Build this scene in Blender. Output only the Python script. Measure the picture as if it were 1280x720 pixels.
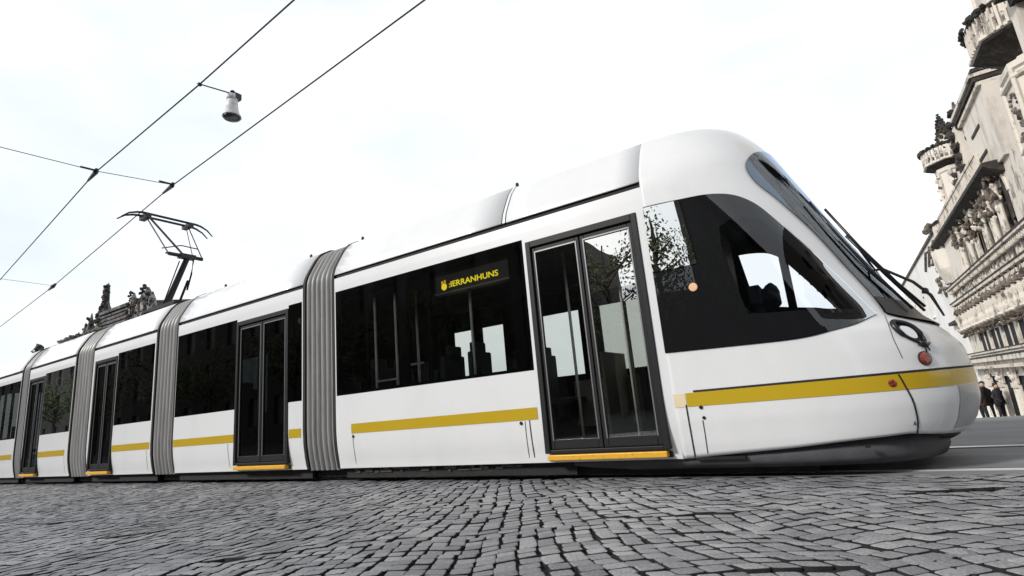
import bpy, bmesh, math, random
from mathutils import Vector, Matrix
R = math.radians
for o in list(bpy.data.objects): bpy.data.objects.remove(o, do_unlink=True)
scn = bpy.context.scene
col = scn.collection

# ---------------------------------------------------------------- camera
cam_d = bpy.data.cameras.new('camera'); cam = bpy.data.objects.new('camera', cam_d); col.objects.link(cam)
right = Vector((0.84040317, 0.53472742, -0.08825585))
down = Vector((-0.19275302, 0.1427086, -0.97081436))
fwd = Vector((-0.50652619, 0.83288705, 0.22300309))
rm = Matrix((right, -down, -fwd)).transposed()
cam.matrix_world = Matrix.Translation((0, 0, .74)) @ rm.to_4x4()
cam_d.sensor_width = 36; cam_d.lens = 656.96 / 1280 * 36
cam_d.clip_start = .05; cam_d.clip_end = 3000
scn.camera = cam

# ---------------------------------------------------------------- light
SUN_DIR = Vector((-.50, -.72, .52)).normalized()     # towards the sun
w = bpy.data.worlds.new('World'); scn.world = w; w.use_nodes = True
nt = w.node_tree; nt.nodes.clear()
out = nt.nodes.new('ShaderNodeOutputWorld'); bg = nt.nodes.new('ShaderNodeBackground')
sky = nt.nodes.new('ShaderNodeTexSky'); sky.sky_type = 'NISHITA'; sky.sun_disc = False
sky.sun_elevation = math.asin(SUN_DIR.z); sky.sun_rotation = math.atan2(SUN_DIR.x, SUN_DIR.y)
sky.air_density = 1.0; sky.dust_density = 2.0
tc = nt.nodes.new('ShaderNodeTexCoord'); mp = nt.nodes.new('ShaderNodeMapping')
mp.inputs['Scale'].default_value = (1, 1, 2.2)
nz = nt.nodes.new('ShaderNodeTexNoise'); nz.inputs['Scale'].default_value = 1.6; nz.inputs['Detail'].default_value = 5
cr = nt.nodes.new('ShaderNodeValToRGB')
cr.color_ramp.elements[0].position = .38; cr.color_ramp.elements[0].color = (8.5, 9.2, 9.95, 1)
cr.color_ramp.elements[1].position = .60; cr.color_ramp.elements[1].color = (11.2, 11.4, 11.6, 1)
mx = nt.nodes.new('ShaderNodeMix'); mx.data_type = 'RGBA'; mx.inputs[0].default_value = .10
nt.links.new(tc.outputs['Generated'], mp.inputs[0]); nt.links.new(mp.outputs[0], nz.inputs['Vector'])
nt.links.new(nz.outputs[0], cr.inputs[0]); nt.links.new(cr.outputs[0], mx.inputs[6]); nt.links.new(sky.outputs[0], mx.inputs[7])
# sky dimmed overhead, out of view, so the tram roof takes less light
sx_ = nt.nodes.new('ShaderNodeSeparateXYZ'); nt.links.new(tc.outputs['Generated'], sx_.inputs[0])
zr = nt.nodes.new('ShaderNodeMapRange'); zr.inputs['From Min'].default_value = .62; zr.inputs['From Max'].default_value = .98
zr.inputs['To Min'].default_value = 1.0; zr.inputs['To Max'].default_value = .36; nt.links.new(sx_.outputs[2], zr.inputs[0])
dm = nt.nodes.new('ShaderNodeMix'); dm.data_type = 'RGBA'; dm.blend_type = 'MULTIPLY'; dm.inputs[0].default_value = 1
nt.links.new(mx.outputs[2], dm.inputs[6]); nt.links.new(zr.outputs[0], dm.inputs[7]); nt.links.new(dm.outputs[2], bg.inputs[0]); bg.inputs[1].default_value = .085
nt.links.new(bg.outputs[0], out.inputs[0])
sd = bpy.data.lights.new('sun', 'SUN'); sd.energy = 2.4; sd.angle = R(9); sd.color = (1, .965, .92)
so = bpy.data.objects.new('sun', sd); col.objects.link(so)
so.rotation_euler = SUN_DIR.to_track_quat('Z', 'Y').to_euler()
scn.view_settings.view_transform = 'Standard'; scn.view_settings.look = 'None'
scn.view_settings.exposure = 0.38; scn.view_settings.gamma = 1; scn.view_settings.use_curve_mapping = False
scn.cycles.max_bounces = 10; scn.cycles.transparent_max_bounces = 24

# ---------------------------------------------------------------- materials
def mat(name, base, rough=.5, metal=0, coat=0, noise=None, bump=None, spec=.5, emit=None):
    """noise=(scale, colour2, lo, hi[, stretch]); bump=(scale, strength)"""
    m = bpy.data.materials.new(name); m.use_nodes = True; n = m.node_tree; b = n.nodes['Principled BSDF']
    b.inputs['Base Color'].default_value = (*base, 1); b.inputs['Roughness'].default_value = rough
    b.inputs['Metallic'].default_value = metal; b.inputs['Specular IOR Level'].default_value = spec
    if coat: b.inputs['Coat Weight'].default_value = coat; b.inputs['Coat Roughness'].default_value = .04
    if emit: b.inputs['Emission Color'].default_value = (*emit[0], 1); b.inputs['Emission Strength'].default_value = emit[1]
    g = n.nodes.new('ShaderNodeNewGeometry')
    if noise:
        mpn = n.nodes.new('ShaderNodeMapping'); n.links.new(g.outputs['Position'], mpn.inputs[0])
        if len(noise) > 4: mpn.inputs['Scale'].default_value = noise[4]
        t = n.nodes.new('ShaderNodeTexNoise'); t.inputs['Scale'].default_value = noise[0]; t.inputs['Detail'].default_value = 8
        t.inputs['Roughness'].default_value = .65
        r = n.nodes.new('ShaderNodeValToRGB'); r.color_ramp.elements[0].position = noise[2]; r.color_ramp.elements[1].position = noise[3]
        r.color_ramp.elements[0].color = (*base, 1); r.color_ramp.elements[1].color = (*noise[1], 1)
        n.links.new(mpn.outputs[0], t.inputs['Vector']); n.links.new(t.outputs[0], r.inputs[0]); n.links.new(r.outputs[0], b.inputs['Base Color'])
    if bump:
        t2 = n.nodes.new('ShaderNodeTexNoise'); t2.inputs['Scale'].default_value = bump[0]; t2.inputs['Detail'].default_value = 5
        bp = n.nodes.new('ShaderNodeBump'); bp.inputs['Strength'].default_value = bump[1]; bp.inputs['Distance'].default_value = .02
        n.links.new(g.outputs['Position'], t2.inputs['Vector']); n.links.new(t2.outputs[0], bp.inputs['Height']); n.links.new(bp.outputs[0], b.inputs['Normal'])
    return m

def glass(name, tint, refl, rough=0.0, rcol=(1, 1, 1), bump=None, fk=1.0):
    """coated window glass: tinted transparency with a reflection on it"""
    m = bpy.data.materials.new(name); m.use_nodes = True; n = m.node_tree; n.nodes.clear()
    o = n.nodes.new('ShaderNodeOutputMaterial'); mixs = n.nodes.new('ShaderNodeMixShader')
    tr = n.nodes.new('ShaderNodeBsdfTransparent'); tr.inputs[0].default_value = (*tint, 1)
    gl = n.nodes.new('ShaderNodeBsdfGlossy'); gl.inputs['Roughness'].default_value = rough; gl.inputs[0].default_value = (*rcol, 1)
    lw = n.nodes.new('ShaderNodeFresnel'); lw.inputs[0].default_value = 1.5
    ad = n.nodes.new('ShaderNodeMath'); ad.operation = 'MULTIPLY_ADD'; ad.inputs[1].default_value = fk; ad.inputs[2].default_value = refl; ad.use_clamp = True
    n.links.new(lw.outputs[0], ad.inputs[0]); n.links.new(ad.outputs[0], mixs.inputs[0])
    n.links.new(tr.outputs[0], mixs.inputs[1]); n.links.new(gl.outputs[0], mixs.inputs[2]); n.links.new(mixs.outputs[0], o.inputs[0])
    if bump:
        g = n.nodes.new('ShaderNodeNewGeometry')
        t2 = n.nodes.new('ShaderNodeTexNoise'); t2.inputs['Scale'].default_value = bump[0]; t2.inputs['Detail'].default_value = 2
        bp = n.nodes.new('ShaderNodeBump'); bp.inputs['Strength'].default_value = bump[1]; bp.inputs['Distance'].default_value = .01
        n.links.new(g.outputs['Position'], t2.inputs['Vector']); n.links.new(t2.outputs[0], bp.inputs['Height']); n.links.new(bp.outputs[0], gl.inputs['Normal'])
    return m

M = {}
M['white'] = mat('white_paint', (.755, .76, .77), .28, coat=.6, noise=(1.3, (.70, .71, .72), .5, .75, (1, 1, .35)))
M['nose_shade'] = mat('nose_shade_grey', (.36, .365, .375), .3, coat=.5)
M['yellow'] = mat('yellow_paint', (.50, .34, .012), .32, coat=.4)
M['paleyellow'] = mat('faded_yellow_paint', (.74, .63, .42), .4)
M['step'] = mat('yellow_step', (.72, .38, .02), .45, noise=(30, (.4, .2, .02), .55, .7))
M['black'] = mat('black_plastic', (.012, .012, .013), .35)
M['rubber'] = mat('black_rubber', (.010, .010, .011), .75)
M['frame'] = mat('dark_frame', (.014, .014, .015), .5, spec=.25)
M['frame_light'] = mat('grey_frame', (.22, .225, .23), .35, metal=.5)
M['alu'] = mat('aluminium', (.55, .56, .57), .3, metal=.9)
M['bellows'] = mat('grey_bellows', (.30, .296, .288), .4, noise=(3, (.19, .186, .18), .45, .7, (6, 1, .4)))
M['apron'] = mat('dark_grey_apron', (.060, .062, .068), .65, noise=(6, (.085, .085, .092), .4, .7))
M['under'] = mat('underframe', (.012, .012, .012), .8, noise=(8, (.03, .027, .024), .5, .8))
M['steel'] = mat('wheel_steel', (.09, .085, .08), .5, metal=.6)
M['interior'] = mat('interior_dark', (.022, .022, .024), .7)
M['floor_in'] = mat('interior_floor', (.05, .05, .055), .6)
M['seat'] = mat('seat_fabric', (.035, .05, .06), .8)
M['pole_in'] = mat('hand_pole', (.8, .8, .78), .35)
M['partition'] = mat('pale_partition', (.42, .42, .34), .6)
M['glass'] = glass('tinted_window_glass', (.80, .82, .79), .035, bump=(1.2, .03))
M['glass_dark'] = glass('dark_window_glass', (.10, .11, .11), .035, bump=(1.2, .03))
M['glass_cab'] = glass('cab_side_glass', (.93, .95, .96), .035, fk=.55)
M['glass_wind'] = glass('windscreen_glass', (.50, .58, .68), .20, rcol=(.62, .74, .90))
M['glass_mirror'] = glass('mirror_panel_glass', (.16, .17, .16), .78, rcol=(.93, .93, .90), bump=(2.2, .10))
M['glass_door'] = glass('door_glass', (.80, .82, .76), .42, bump=(1.6, .10))
M['lens'] = mat('clear_lens', (.75, .77, .78), .12, coat=.8)
M['red'] = mat('red_lens', (.17, .015, .008), .25, coat=.6, noise=(60, (.42, .05, .02), .5, .6))
M['amber'] = mat('amber_lamp', (.6, .38, .2), .3, emit=((1, .50, .25), .3))
M['led'] = mat('yellow_led', (.8, .7, .05), .5, emit=((1, .82, .03), .62))
M['led2'] = mat('orange_led', (.8, .5, .05), .5, emit=((1, .55, .03), .4))
M['signbox'] = mat('sign_casing', (.035, .035, .037), .4)
M['teal'] = mat('teal_fabric', (.02, .13, .15), .7)
M['wire'] = mat('overhead_wire', (.03, .032, .035), .5, metal=.5)
M['lampw'] = mat('lamp_white', (.62, .63, .64), .4, noise=(14, (.35, .35, .35), .5, .75))
M['lampglass'] = mat('lamp_glass', (.025, .035, .03), .25)
M['stone'] = mat('cream_stone', (.66, .605, .53), .85, noise=(2.6, (.12, .10, .085), .52, .64, (1, 1, .45)), bump=(9, .8))
M['stone_plain'] = mat('plain_stone', (.68, .63, .56), .85, noise=(1.6, (.36, .32, .275), .5, .7, (1, 1, .3)), bump=(7, .4))
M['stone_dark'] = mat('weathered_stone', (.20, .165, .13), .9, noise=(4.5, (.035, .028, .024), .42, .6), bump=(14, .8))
M['soot_shade'] = mat('sooty_shade_stone', (.030, .025, .022), .9, noise=(5, (.10, .082, .066), .5, .7), bump=(12, .6))  # soot on the carving, also the painted shade of the niche panels
M['pale_stone'] = mat('pale_plaster', (.80, .78, .75), .85, noise=(.55, (.60, .57, .53), .48, .72, (1, 1, .6)))
M['window_dark'] = mat('dark_window', (.012, .012, .013), .6, spec=.15)
M['frit'] = mat('black_glass_print', (.006, .006, .007), .7, spec=.1)
M['window_far'] = mat('building_window_glass', (.03, .03, .03), .35)
M['roof_dark'] = mat('dark_roof', (.05, .048, .046), .7, noise=(3, (.11, .10, .095), .4, .6, (.3, .3, 5)))
M['stone_far'] = mat('far_stone', (.16, .155, .15), .9, noise=(1.2, (.03, .03, .03), .42, .58), bump=(3, .6))
M['facade'] = mat('brown_render', (.055, .048, .042), .85, noise=(.5, (.035, .03, .027), .4, .7))
M['facade2'] = mat('grey_render', (.045, .045, .043), .85, noise=(.5, (.03, .03, .03), .4, .7))
M['stone_grey'] = mat('grey_stone', (.30, .285, .265), .9, noise=(2.2, (.05, .045, .045), .45, .58), bump=(3, .8))
M['bark'] = mat('bark', (.05, .04, .03), .9)
M['leaf'] = mat('leaves', (.05, .075, .025), .6, noise=(2, (.11, .13, .045), .4, .6))
M['cloth_dark'] = mat('dark_clothes', (.015, .015, .018), .85)
M['cloth_brown'] = mat('brown_coat', (.20, .10, .06), .85)
M['skin'] = mat('skin', (.50, .31, .22), .6)
M['hair'] = mat('hair', (.03, .02, .015), .7)

# double sided shell paint: outside paint, inside dark lining (solidify gives the inner skin its own slot)
# ---------------------------------------------------------------- mesh helper
class MB:
    def __init__(s): s.v = []; s.f = []; s.mi = []
    def add(s, vs, fs, mi=0):
        o = len(s.v); s.v += [tuple(v) for v in vs]; s.f += [tuple(o + i for i in f) for f in fs]; s.mi += [mi] * len(fs); return s
    def box(s, x0, x1, y0, y1, z0, z1, mi=0):
        vs = [(x, y, z) for x in (x0, x1) for y in (y0, y1) for z in (z0, z1)]
        return s.add(vs, [(0, 1, 3, 2), (4, 6, 7, 5), (0, 4, 5, 1), (2, 3, 7, 6), (0, 2, 6, 4), (1, 5, 7, 3)], mi)
    def obox(s, c, sx, sy, sz, rot=0, tilt=0):
        m = Matrix.Rotation(rot, 3, 'Z') @ Matrix.Rotation(tilt, 3, 'X')
        vs = [Vector(c) + m @ Vector((x * sx / 2, y * sy / 2, z * sz / 2)) for x in (-1, 1) for y in (-1, 1) for z in (-1, 1)]
        return s.add(vs, [(0, 1, 3, 2), (4, 6, 7, 5), (0, 4, 5, 1), (2, 3, 7, 6), (0, 2, 6, 4), (1, 5, 7, 3)])
    def tube(s, pts, r, n=8, caps=True):
        pts = [Vector(p) for p in pts]; rings = []
        rs = r if isinstance(r, (list, tuple)) else [r] * len(pts)
        for i, p in enumerate(pts):
            d = (pts[min(i + 1, len(pts) - 1)] - pts[max(i - 1, 0)]).normalized()
            a = Vector((0, 0, 1)) if abs(d.z) < .9 else Vector((1, 0, 0))
            u = d.cross(a).normalized(); v = d.cross(u)
            rings.append([p + (u * math.cos(2 * math.pi * k / n) + v * math.sin(2 * math.pi * k / n)) * rs[i] for k in range(n)])
        vs = [q for rg in rings for q in rg]; fs = []
        for i in range(len(pts) - 1):
            for k in range(n): fs.append((i * n + k, i * n + (k + 1) % n, (i + 1) * n + (k + 1) % n, (i + 1) * n + k))
        if caps: fs += [tuple(range(n))[::-1], tuple((len(pts) - 1) * n + k for k in range(n))]
        return s.add(vs, fs)
    def lathe(s, prof, c, n=16, axis='Z', rot=0, squash=1):
        """prof [(r,h)]"""
        vs = []; fs = []
        for r, h in prof:
            for k in range(n):
                a = 2 * math.pi * k / n + rot; x, y = r * math.cos(a), r * math.sin(a) * squash
                p = (x, y, h) if axis == 'Z' else ((x, h, y) if axis == 'Y' else (h, x, y))
                vs.append((c[0] + p[0], c[1] + p[1], c[2] + p[2]))
        for i in range(len(prof) - 1):
            for k in range(n): fs.append((i * n + k, i * n + (k + 1) % n, (i + 1) * n + (k + 1) % n, (i + 1) * n + k))
        fs += [tuple(range(n))[::-1], tuple((len(prof) - 1) * n + k for k in range(n))]
        return s.add(vs, fs)
    def lump(s, c, r, rnd, sq=(1, 1, 1)):
        t = (1 + 5 ** .5) / 2
        base = [(-1, t, 0), (1, t, 0), (-1, -t, 0), (1, -t, 0), (0, -1, t), (0, 1, t), (0, -1, -t), (0, 1, -t), (t, 0, -1), (t, 0, 1), (-t, 0, -1), (-t, 0, 1)]
        F = [(0, 11, 5), (0, 5, 1), (0, 1, 7), (0, 7, 10), (0, 10, 11), (1, 5, 9), (5, 11, 4), (11, 10, 2), (10, 7, 6), (7, 1, 8), (3, 9, 4), (3, 4, 2), (3, 2, 6), (3, 6, 8), (3, 8, 9), (4, 9, 5), (2, 4, 11), (6, 2, 10), (8, 6, 7), (9, 8, 1)]
        vs = []
        for b in base:
            k = r / 1.9 * rnd.uniform(.65, 1.25); vs.append((c[0] + b[0] * k * sq[0], c[1] + b[1] * k * sq[1], c[2] + b[2] * k * sq[2]))
        return s.add(vs, F)
    def build(s, name, m, parent=None, smooth=False, bevel=0, loc=None):
        me = bpy.data.meshes.new(name); me.from_pydata(s.v, [], s.f); me.update()
        for k in (m if isinstance(m, (list, tuple)) else [m]): me.materials.append(k)
        if any(s.mi): me.polygons.foreach_set('material_index', s.mi)
        bm = bmesh.new(); bm.from_mesh(me); bmesh.ops.recalc_face_normals(bm, faces=bm.faces); bm.to_mesh(me); bm.free()
        if smooth: me.polygons.foreach_set('use_smooth', [True] * len(me.polygons))
        o = bpy.data.objects.new(name, me); col.objects.link(o)
        if parent is not None: o.parent = parent
        if bevel:
            b = o.modifiers.new('bevel', 'BEVEL'); b.width = bevel; b.segments = 2; b.limit_method = 'ANGLE'
        return o

def tag(o, label=None, cat=None, group=None, kind=None):
    if label: o['label'] = label
    if cat: o['category'] = cat
    if group: o['group'] = group
    if kind: o['kind'] = kind
    return o
def empty(name, loc=(0, 0, 0)):
    o = bpy.data.objects.new(name, None); o.location = loc; col.objects.link(o); return o
def reparent_keep(root):   # children were modelled in world coordinates
    inv = Matrix.Translation(root.location).inverted()
    for c in root.children: c.matrix_parent_inverse = inv

# ---------------------------------------------------------------- ground
def gz(y):
    T = [(-1e3, 0), (9, 0), (14, -.25), (26, -1.32), (31, -1.72), (36, -1.9), (1e4, -1.9)]
    for (a, b), (c, d) in zip(T, T[1:]):
        if y <= c: return b + (d - b) * (y - a) / (c - a)
    return -1.9
def sheet(name, xs, ys, dz, m):
    mb = MB(); vs = [(x, y, gz(y) + dz) for y in ys for x in xs]; n = len(xs)
    mb.add(vs, [(j * n + i, j * n + i + 1, (j + 1) * n + i + 1, (j + 1) * n + i) for j in range(len(ys) - 1) for i in range(n - 1)])
    return mb.build(name, m)
YS = [5.03, 7, 9, 10, 12, 14, 18, 22, 26, 28.5, 31, 33, 36, 60]
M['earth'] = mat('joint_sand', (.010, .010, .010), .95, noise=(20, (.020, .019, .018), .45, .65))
M['farground'] = mat('far_paving', (.11, .11, .112), .85, noise=(3, (.08, .08, .082), .4, .6), bump=(20, .4))
M['asphalt'] = mat('asphalt', (.17, .172, .178), .85, noise=(2.2, (.24, .242, .248), .42, .7, (.25, 1.6, 1)), bump=(60, .35))
M['rail'] = mat('rail_steel', (.8, .8, .8), .35, metal=.6)
g = sheet('ground', [-900, -60, -20, 0, 20, 60, 900], [-900, -40, -3, 5.03, 7, 9, 10, 12, 14, 18, 22, 26, 28.5, 31, 33, 36, 60, 300, 1500], -.03, M['farground']); tag(g, kind='structure')
g = sheet('road', [-120, -40, -10, 0, 5, 40], YS, -.002, M['asphalt']); tag(g, kind='structure')
mb = MB()
for yy in (5.265, 6.735):
    mb.box(-120, 40, yy - .035, yy + .035, -.02, .004); 
rl = mb.build('tram_rails', M['rail']); tag(rl, kind='structure')
mb = MB()
for yy in (5.33, 6.67): mb.box(-120, 40, yy - .028, yy + .028, -.02, .0005)
gr = mb.build('rail_groove', M['rubber']); tag(gr, kind='structure')

# setts: stones laid in segmental bands, one pavement
def setts():
    rnd = random.Random(4)
    fx, fy = -.519, .855; rx, ry = .855, .519
    P, Q, L = .108, .084, 1.14
    me_v = []; me_f = []; me_m = []
    def warp(a, b):
        j = math.floor(b / L); be = 1 - (b / L - j)
        rr = random.Random(j * 7 + 3); a0 = -.35 + rr.uniform(-.25, .25)
        k = math.tanh((a - a0) / 1.5)
        a2 = a + .42 * k * be * be + .03 * math.sin(a * 1.3 + j * 2)
        aa = ((a + .35) / 1.55) % 1.0 * 2 - 1
        b2 = b + .15 * (1 - aa * aa) + .02 * math.sin(a * .9)
        return a2 * rx + b2 * fx, a2 * ry + b2 * fy
    nb = 13
    for jb in range(-4, 24):
        for q in range(nb):
            b0 = jb * L + q * L / nb; dv = L / nb
            for i in range(-280, 110):
                a0 = i * P + (rnd.uniform(-.012, .012)) + (P * .5 if False else 0) + (jb % 3) * .05 + q * .004
                X, Y = warp(a0 + P / 2, b0 + dv / 2)
                if Y > 5.02 or Y < -2.6 or X > 7 or X < -29: continue
                if Y < 1.0 and (X < -6): continue
                if X * rx + Y * ry < -.9 * abs(X * fx + Y * fy) - 4 and Y < 0: continue
                ga = rnd.uniform(.004, .008); gb = rnd.uniform(.002, .005)
                wa = P / 2 - ga; wb = dv / 2 - gb
                ca, cb = a0 + P / 2, b0 + dv / 2
                ja, jb2 = rnd.uniform(-.003, .003), rnd.uniform(-.003, .003)
                sk = rnd.uniform(-.06, .06); h = rnd.uniform(-.004, .004); tx, ty = rnd.uniform(-.035, .035), rnd.uniform(-.035, .035)
                o = len(me_v); c = .22
                shape = [(-1, -1 + c), (-1 + c, -1), (1 - c, -1), (1, -1 + c), (1, 1 - c), (1 - c, 1), (-1 + c, 1), (-1, 1 - c)]
                sh = [(u * rnd.uniform(.93, 1.04), v * rnd.uniform(.93, 1.04)) for u, v in shape]
                for (sc, zz) in ((1.0, -.03), (.985, -.0015), (.95, 0), (.7, .0008)):
                    for (u, v) in sh:
                        du, dv2 = u * wa * sc, v * wb * sc
                        x, y = warp(ca + ja + du + sk * dv2, cb + jb2 + dv2)
                        me_v.append((x, y, zz + h + (tx * du + ty * dv2 if zz > -.02 else 0)))
                for r in range(3):
                    for k in range(8):
                        k2 = (k + 1) % 8
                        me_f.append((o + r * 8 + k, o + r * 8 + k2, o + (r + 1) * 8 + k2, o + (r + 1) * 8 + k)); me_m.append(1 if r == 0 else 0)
                me_f.append(tuple(o + 24 + k for k in range(8))); me_m.append(0)
    me = bpy.data.meshes.new('cobblestones'); me.from_pydata(me_v, [], me_f); me.update()
    me.polygons.foreach_set('use_smooth', [True] * len(me.polygons))
    m = bpy.data.materials.new('granite_setts'); m.use_nodes = True; n = m.node_tree; b = n.nodes['Principled BSDF']
    gg = n.nodes.new('ShaderNodeNewGeometry')
    r = n.nodes.new('ShaderNodeValToRGB'); e = r.color_ramp.elements
    e[0].color = (.20, .203, .216, 1); e[1].color = (.38, .38, .385, 1); e2 = r.color_ramp.elements.new(.5); e2.color = (.27, .274, .288, 1)
    t = n.nodes.new('ShaderNodeTexNoise'); t.inputs['Scale'].default_value = 70; t.inputs['Detail'].default_value = 6; t.inputs['Roughness'].default_value = .7
    t3 = n.nodes.new('ShaderNodeTexNoise'); t3.inputs['Scale'].default_value = .9; t3.inputs['Detail'].default_value = 4
    mul = n.nodes.new('ShaderNodeMix'); mul.data_type = 'RGBA'; mul.blend_type = 'MULTIPLY'; mul.inputs[0].default_value = 1
    r2 = n.nodes.new('ShaderNodeValToRGB'); r2.color_ramp.elements[0].position = .3; r2.color_ramp.elements[0].color = (.42, .42, .43, 1); r2.color_ramp.elements[1].position = .7; r2.color_ramp.elements[1].color = (1.25, 1.25, 1.25, 1)
    mul2 = n.nodes.new('ShaderNodeMix'); mul2.data_type = 'RGBA'; mul2.blend_type = 'MULTIPLY'; mul2.inputs[0].default_value = 1
    r3 = n.nodes.new('ShaderNodeValToRGB'); r3.color_ramp.elements[0].position = .35; r3.color_ramp.elements[0].color = (.78, .78, .8, 1); r3.color_ramp.elements[1].position = .65; r3.color_ramp.elements[1].color = (1.1, 1.1, 1.1, 1)
    n.links.new(gg.outputs['Random Per Island'], r.inputs[0]); n.links.new(gg.outputs['Position'], t.inputs['Vector']); n.links.new(gg.outputs['Position'], t3.inputs['Vector'])
    n.links.new(t.outputs[0], r2.inputs[0]); n.links.new(r.outputs[0], mul.inputs[6]); n.links.new(r2.outputs[0], mul.inputs[7])
    n.links.new(t3.outputs[0], r3.inputs[0]); n.links.new(mul.outputs[2], mul2.inputs[6]); n.links.new(r3.outputs[0], mul2.inputs[7])
    n.links.new(mul2.outputs[2], b.inputs['Base Color'])
    bp = n.nodes.new('ShaderNodeBump'); bp.inputs['Strength'].default_value = .7; bp.inputs['Distance'].default_value = .006
    n.links.new(t.outputs[0], bp.inputs['Height']); n.links.new(bp.outputs[0], b.inputs['Normal'])
    b.inputs['Roughness'].default_value = .48
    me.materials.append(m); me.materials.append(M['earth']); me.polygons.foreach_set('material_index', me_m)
    o = bpy.data.objects.new('cobblestone_pavement', me); col.objects.link(o); tag(o, kind='structure')
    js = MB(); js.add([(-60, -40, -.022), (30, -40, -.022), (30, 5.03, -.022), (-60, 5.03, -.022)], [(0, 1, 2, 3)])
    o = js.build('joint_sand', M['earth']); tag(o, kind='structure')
setts()

# ================================================================ TRAM
YC = 6.0; CX0 = -1.36
PROF = [(.18, 1.13), (.3, 1.16), (.5, 1.19), (.7, 1.2), (2.70, 1.2), (2.80, 1.195), (2.9, 1.165), (3.04, 1.09), (3.2, .995), (3.32, .89), (3.40, .74), (3.45, .50), (3.475, .25), (3.48, 0)]
XN = [(0.18, 0.715), (0.25, 0.765), (0.36, 0.845), (0.53, 0.9), (0.72, 0.9), (0.93, 0.875), (1.08, 0.775), (1.19, 0.645), (1.65, 0.395), (2.14, 0.17), (2.68, -0.075), (3.1, -0.255), (3.31, -0.395), (3.4, -0.545), (3.45, -0.745), (3.48, -0.945)]
PT = [(.18, 5), (1.1, 5), (1.6, 4.5), (2.5, 4), (3.2, 3.2), (3.48, 2.6)]
def lerp(T, z):
    if z <= T[0][0]: return T[0][1]
    for (a, b), (c, d) in zip(T, T[1:]):
        if z <= c: return b + (d - b) * (z - a) / (c - a)
    return T[-1][1]
def sm(T, z, k=.04): return (lerp(T, z - k) + 2 * lerp(T, z) + lerp(T, z + k)) / 4
def cabp(tau, z, side=-1):
    """surface of the cab: tau 0 = door jamb, 1 = nose centre line; tau<0 continues straight back"""
    W = lerp(PROF, z)
    if tau <= 0: return Vector((CX0 + tau * 2, YC + side * W, z))
    p = lerp(PT, z); Xn = sm(XN, z); th = math.pi / 2 * min(tau, 1) ** (p / 2)
    return Vector((CX0 + (Xn - CX0) * math.sin(th) ** (2 / p), YC + side * W * math.cos(th), z))
def cabu(u, z):
    """u in -1..1 wraps round the nose (u=0 centre); -1 near side jamb, +1 far side jamb"""
    side = -1 if u < 0 else 1
    return cabp(1 - abs(u), z, side)
def cabn(u, z):
    e = .01; a = cabu(min(u + e, 1), z) - cabu(max(u - e, -1), z)
    b = cabu(u, min(z + e, 3.47)) - cabu(u, z - e)
    n = a.cross(b)
    if n.length < 1e-9: return Vector((0, 0, 1))
    n.normalize()
    c = Vector((-.4, YC, 1.7)); pnt = cabu(u, z)
    return n if n.dot(pnt - c) > 0 else -n
def skirt(X):
    return lerp([(-1.3, .18), (-1.04, .2), (-.43, .24), (-.1, .27), (.34, .30), (.6, .27), (.9, .25)], X)

def pip(p, poly):
    x, y = p; c = False; n = len(poly)
    for i in range(n):
        x1, y1 = poly[i]; x2, y2 = poly[(i + 1) % n]
        if (y1 > y) != (y2 > y) and x < (x2 - x1) * (y - y1) / (y2 - y1) + x1: c = not c
    return c
def smooth_poly(poly, it=2, keep=()):
    for _ in range(it):
        q = []
        for i in range(len(poly)):
            a = poly[i]; b = poly[(i + 1) % len(poly)]
            q += [(a[0] * .75 + b[0] * .25, a[1] * .75 + b[1] * .25), (a[0] * .25 + b[0] * .75, a[1] * .25 + b[1] * .75)]
        poly = q
    return poly
def spline(poly, sharp=(), n=5):
    N = len(poly); q = []
    for i in range(N):
        p0, p1, p2, p3 = (Vector(poly[(i + k) % N]) for k in (-1, 0, 1, 2))
        m1 = Vector((0, 0)) if i in sharp else (p2 - p0) / 2
        m2 = Vector((0, 0)) if (i + 1) % N in sharp else (p3 - p1) / 2
        d = (p2 - p1).length
        if m1.length > d * 1.2: m1 = m1.normalized() * d * 1.2
        if m2.length > d * 1.2: m2 = m2.normalized() * d * 1.2
        for k in range(n):
            t = k / n; h1 = 2 * t**3 - 3 * t**2 + 1; h2 = t**3 - 2 * t**2 + t; h3 = -2 * t**3 + 3 * t**2; h4 = t**3 - t**2
            q.append(tuple(p1 * h1 + m1 * h2 + p2 * h3 + m2 * h4))
    return q
def resample(poly, step):
    q = []
    for i in range(len(poly)):
        a = Vector(poly[i]); b = Vector(poly[(i + 1) % len(poly)]); d = (b - a).length
        k = max(1, int(d / step))
        for j in range(k): q.append(tuple(a + (b - a) * j / k))
    return q
def inset_poly(poly, d, su=2.0):
    """inset in metric scaled space (u*su metres)"""
    P = [Vector((a * su, b)) for a, b in poly]; n = len(P)
    area = sum(P[i].x * P[(i + 1) % n].y - P[(i + 1) % n].x * P[i].y for i in range(n))
    s = 1 if area > 0 else -1; q = []
    for i in range(n):
        t = (P[(i + 1) % n] - P[i - 1])
        if t.length < 1e-9: t = Vector((1, 0))
        t.normalize(); nn = Vector((-t.y, t.x)) * s
        r = P[i] + nn * d; q.append((r.x / su, r.y))
    return q

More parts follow.
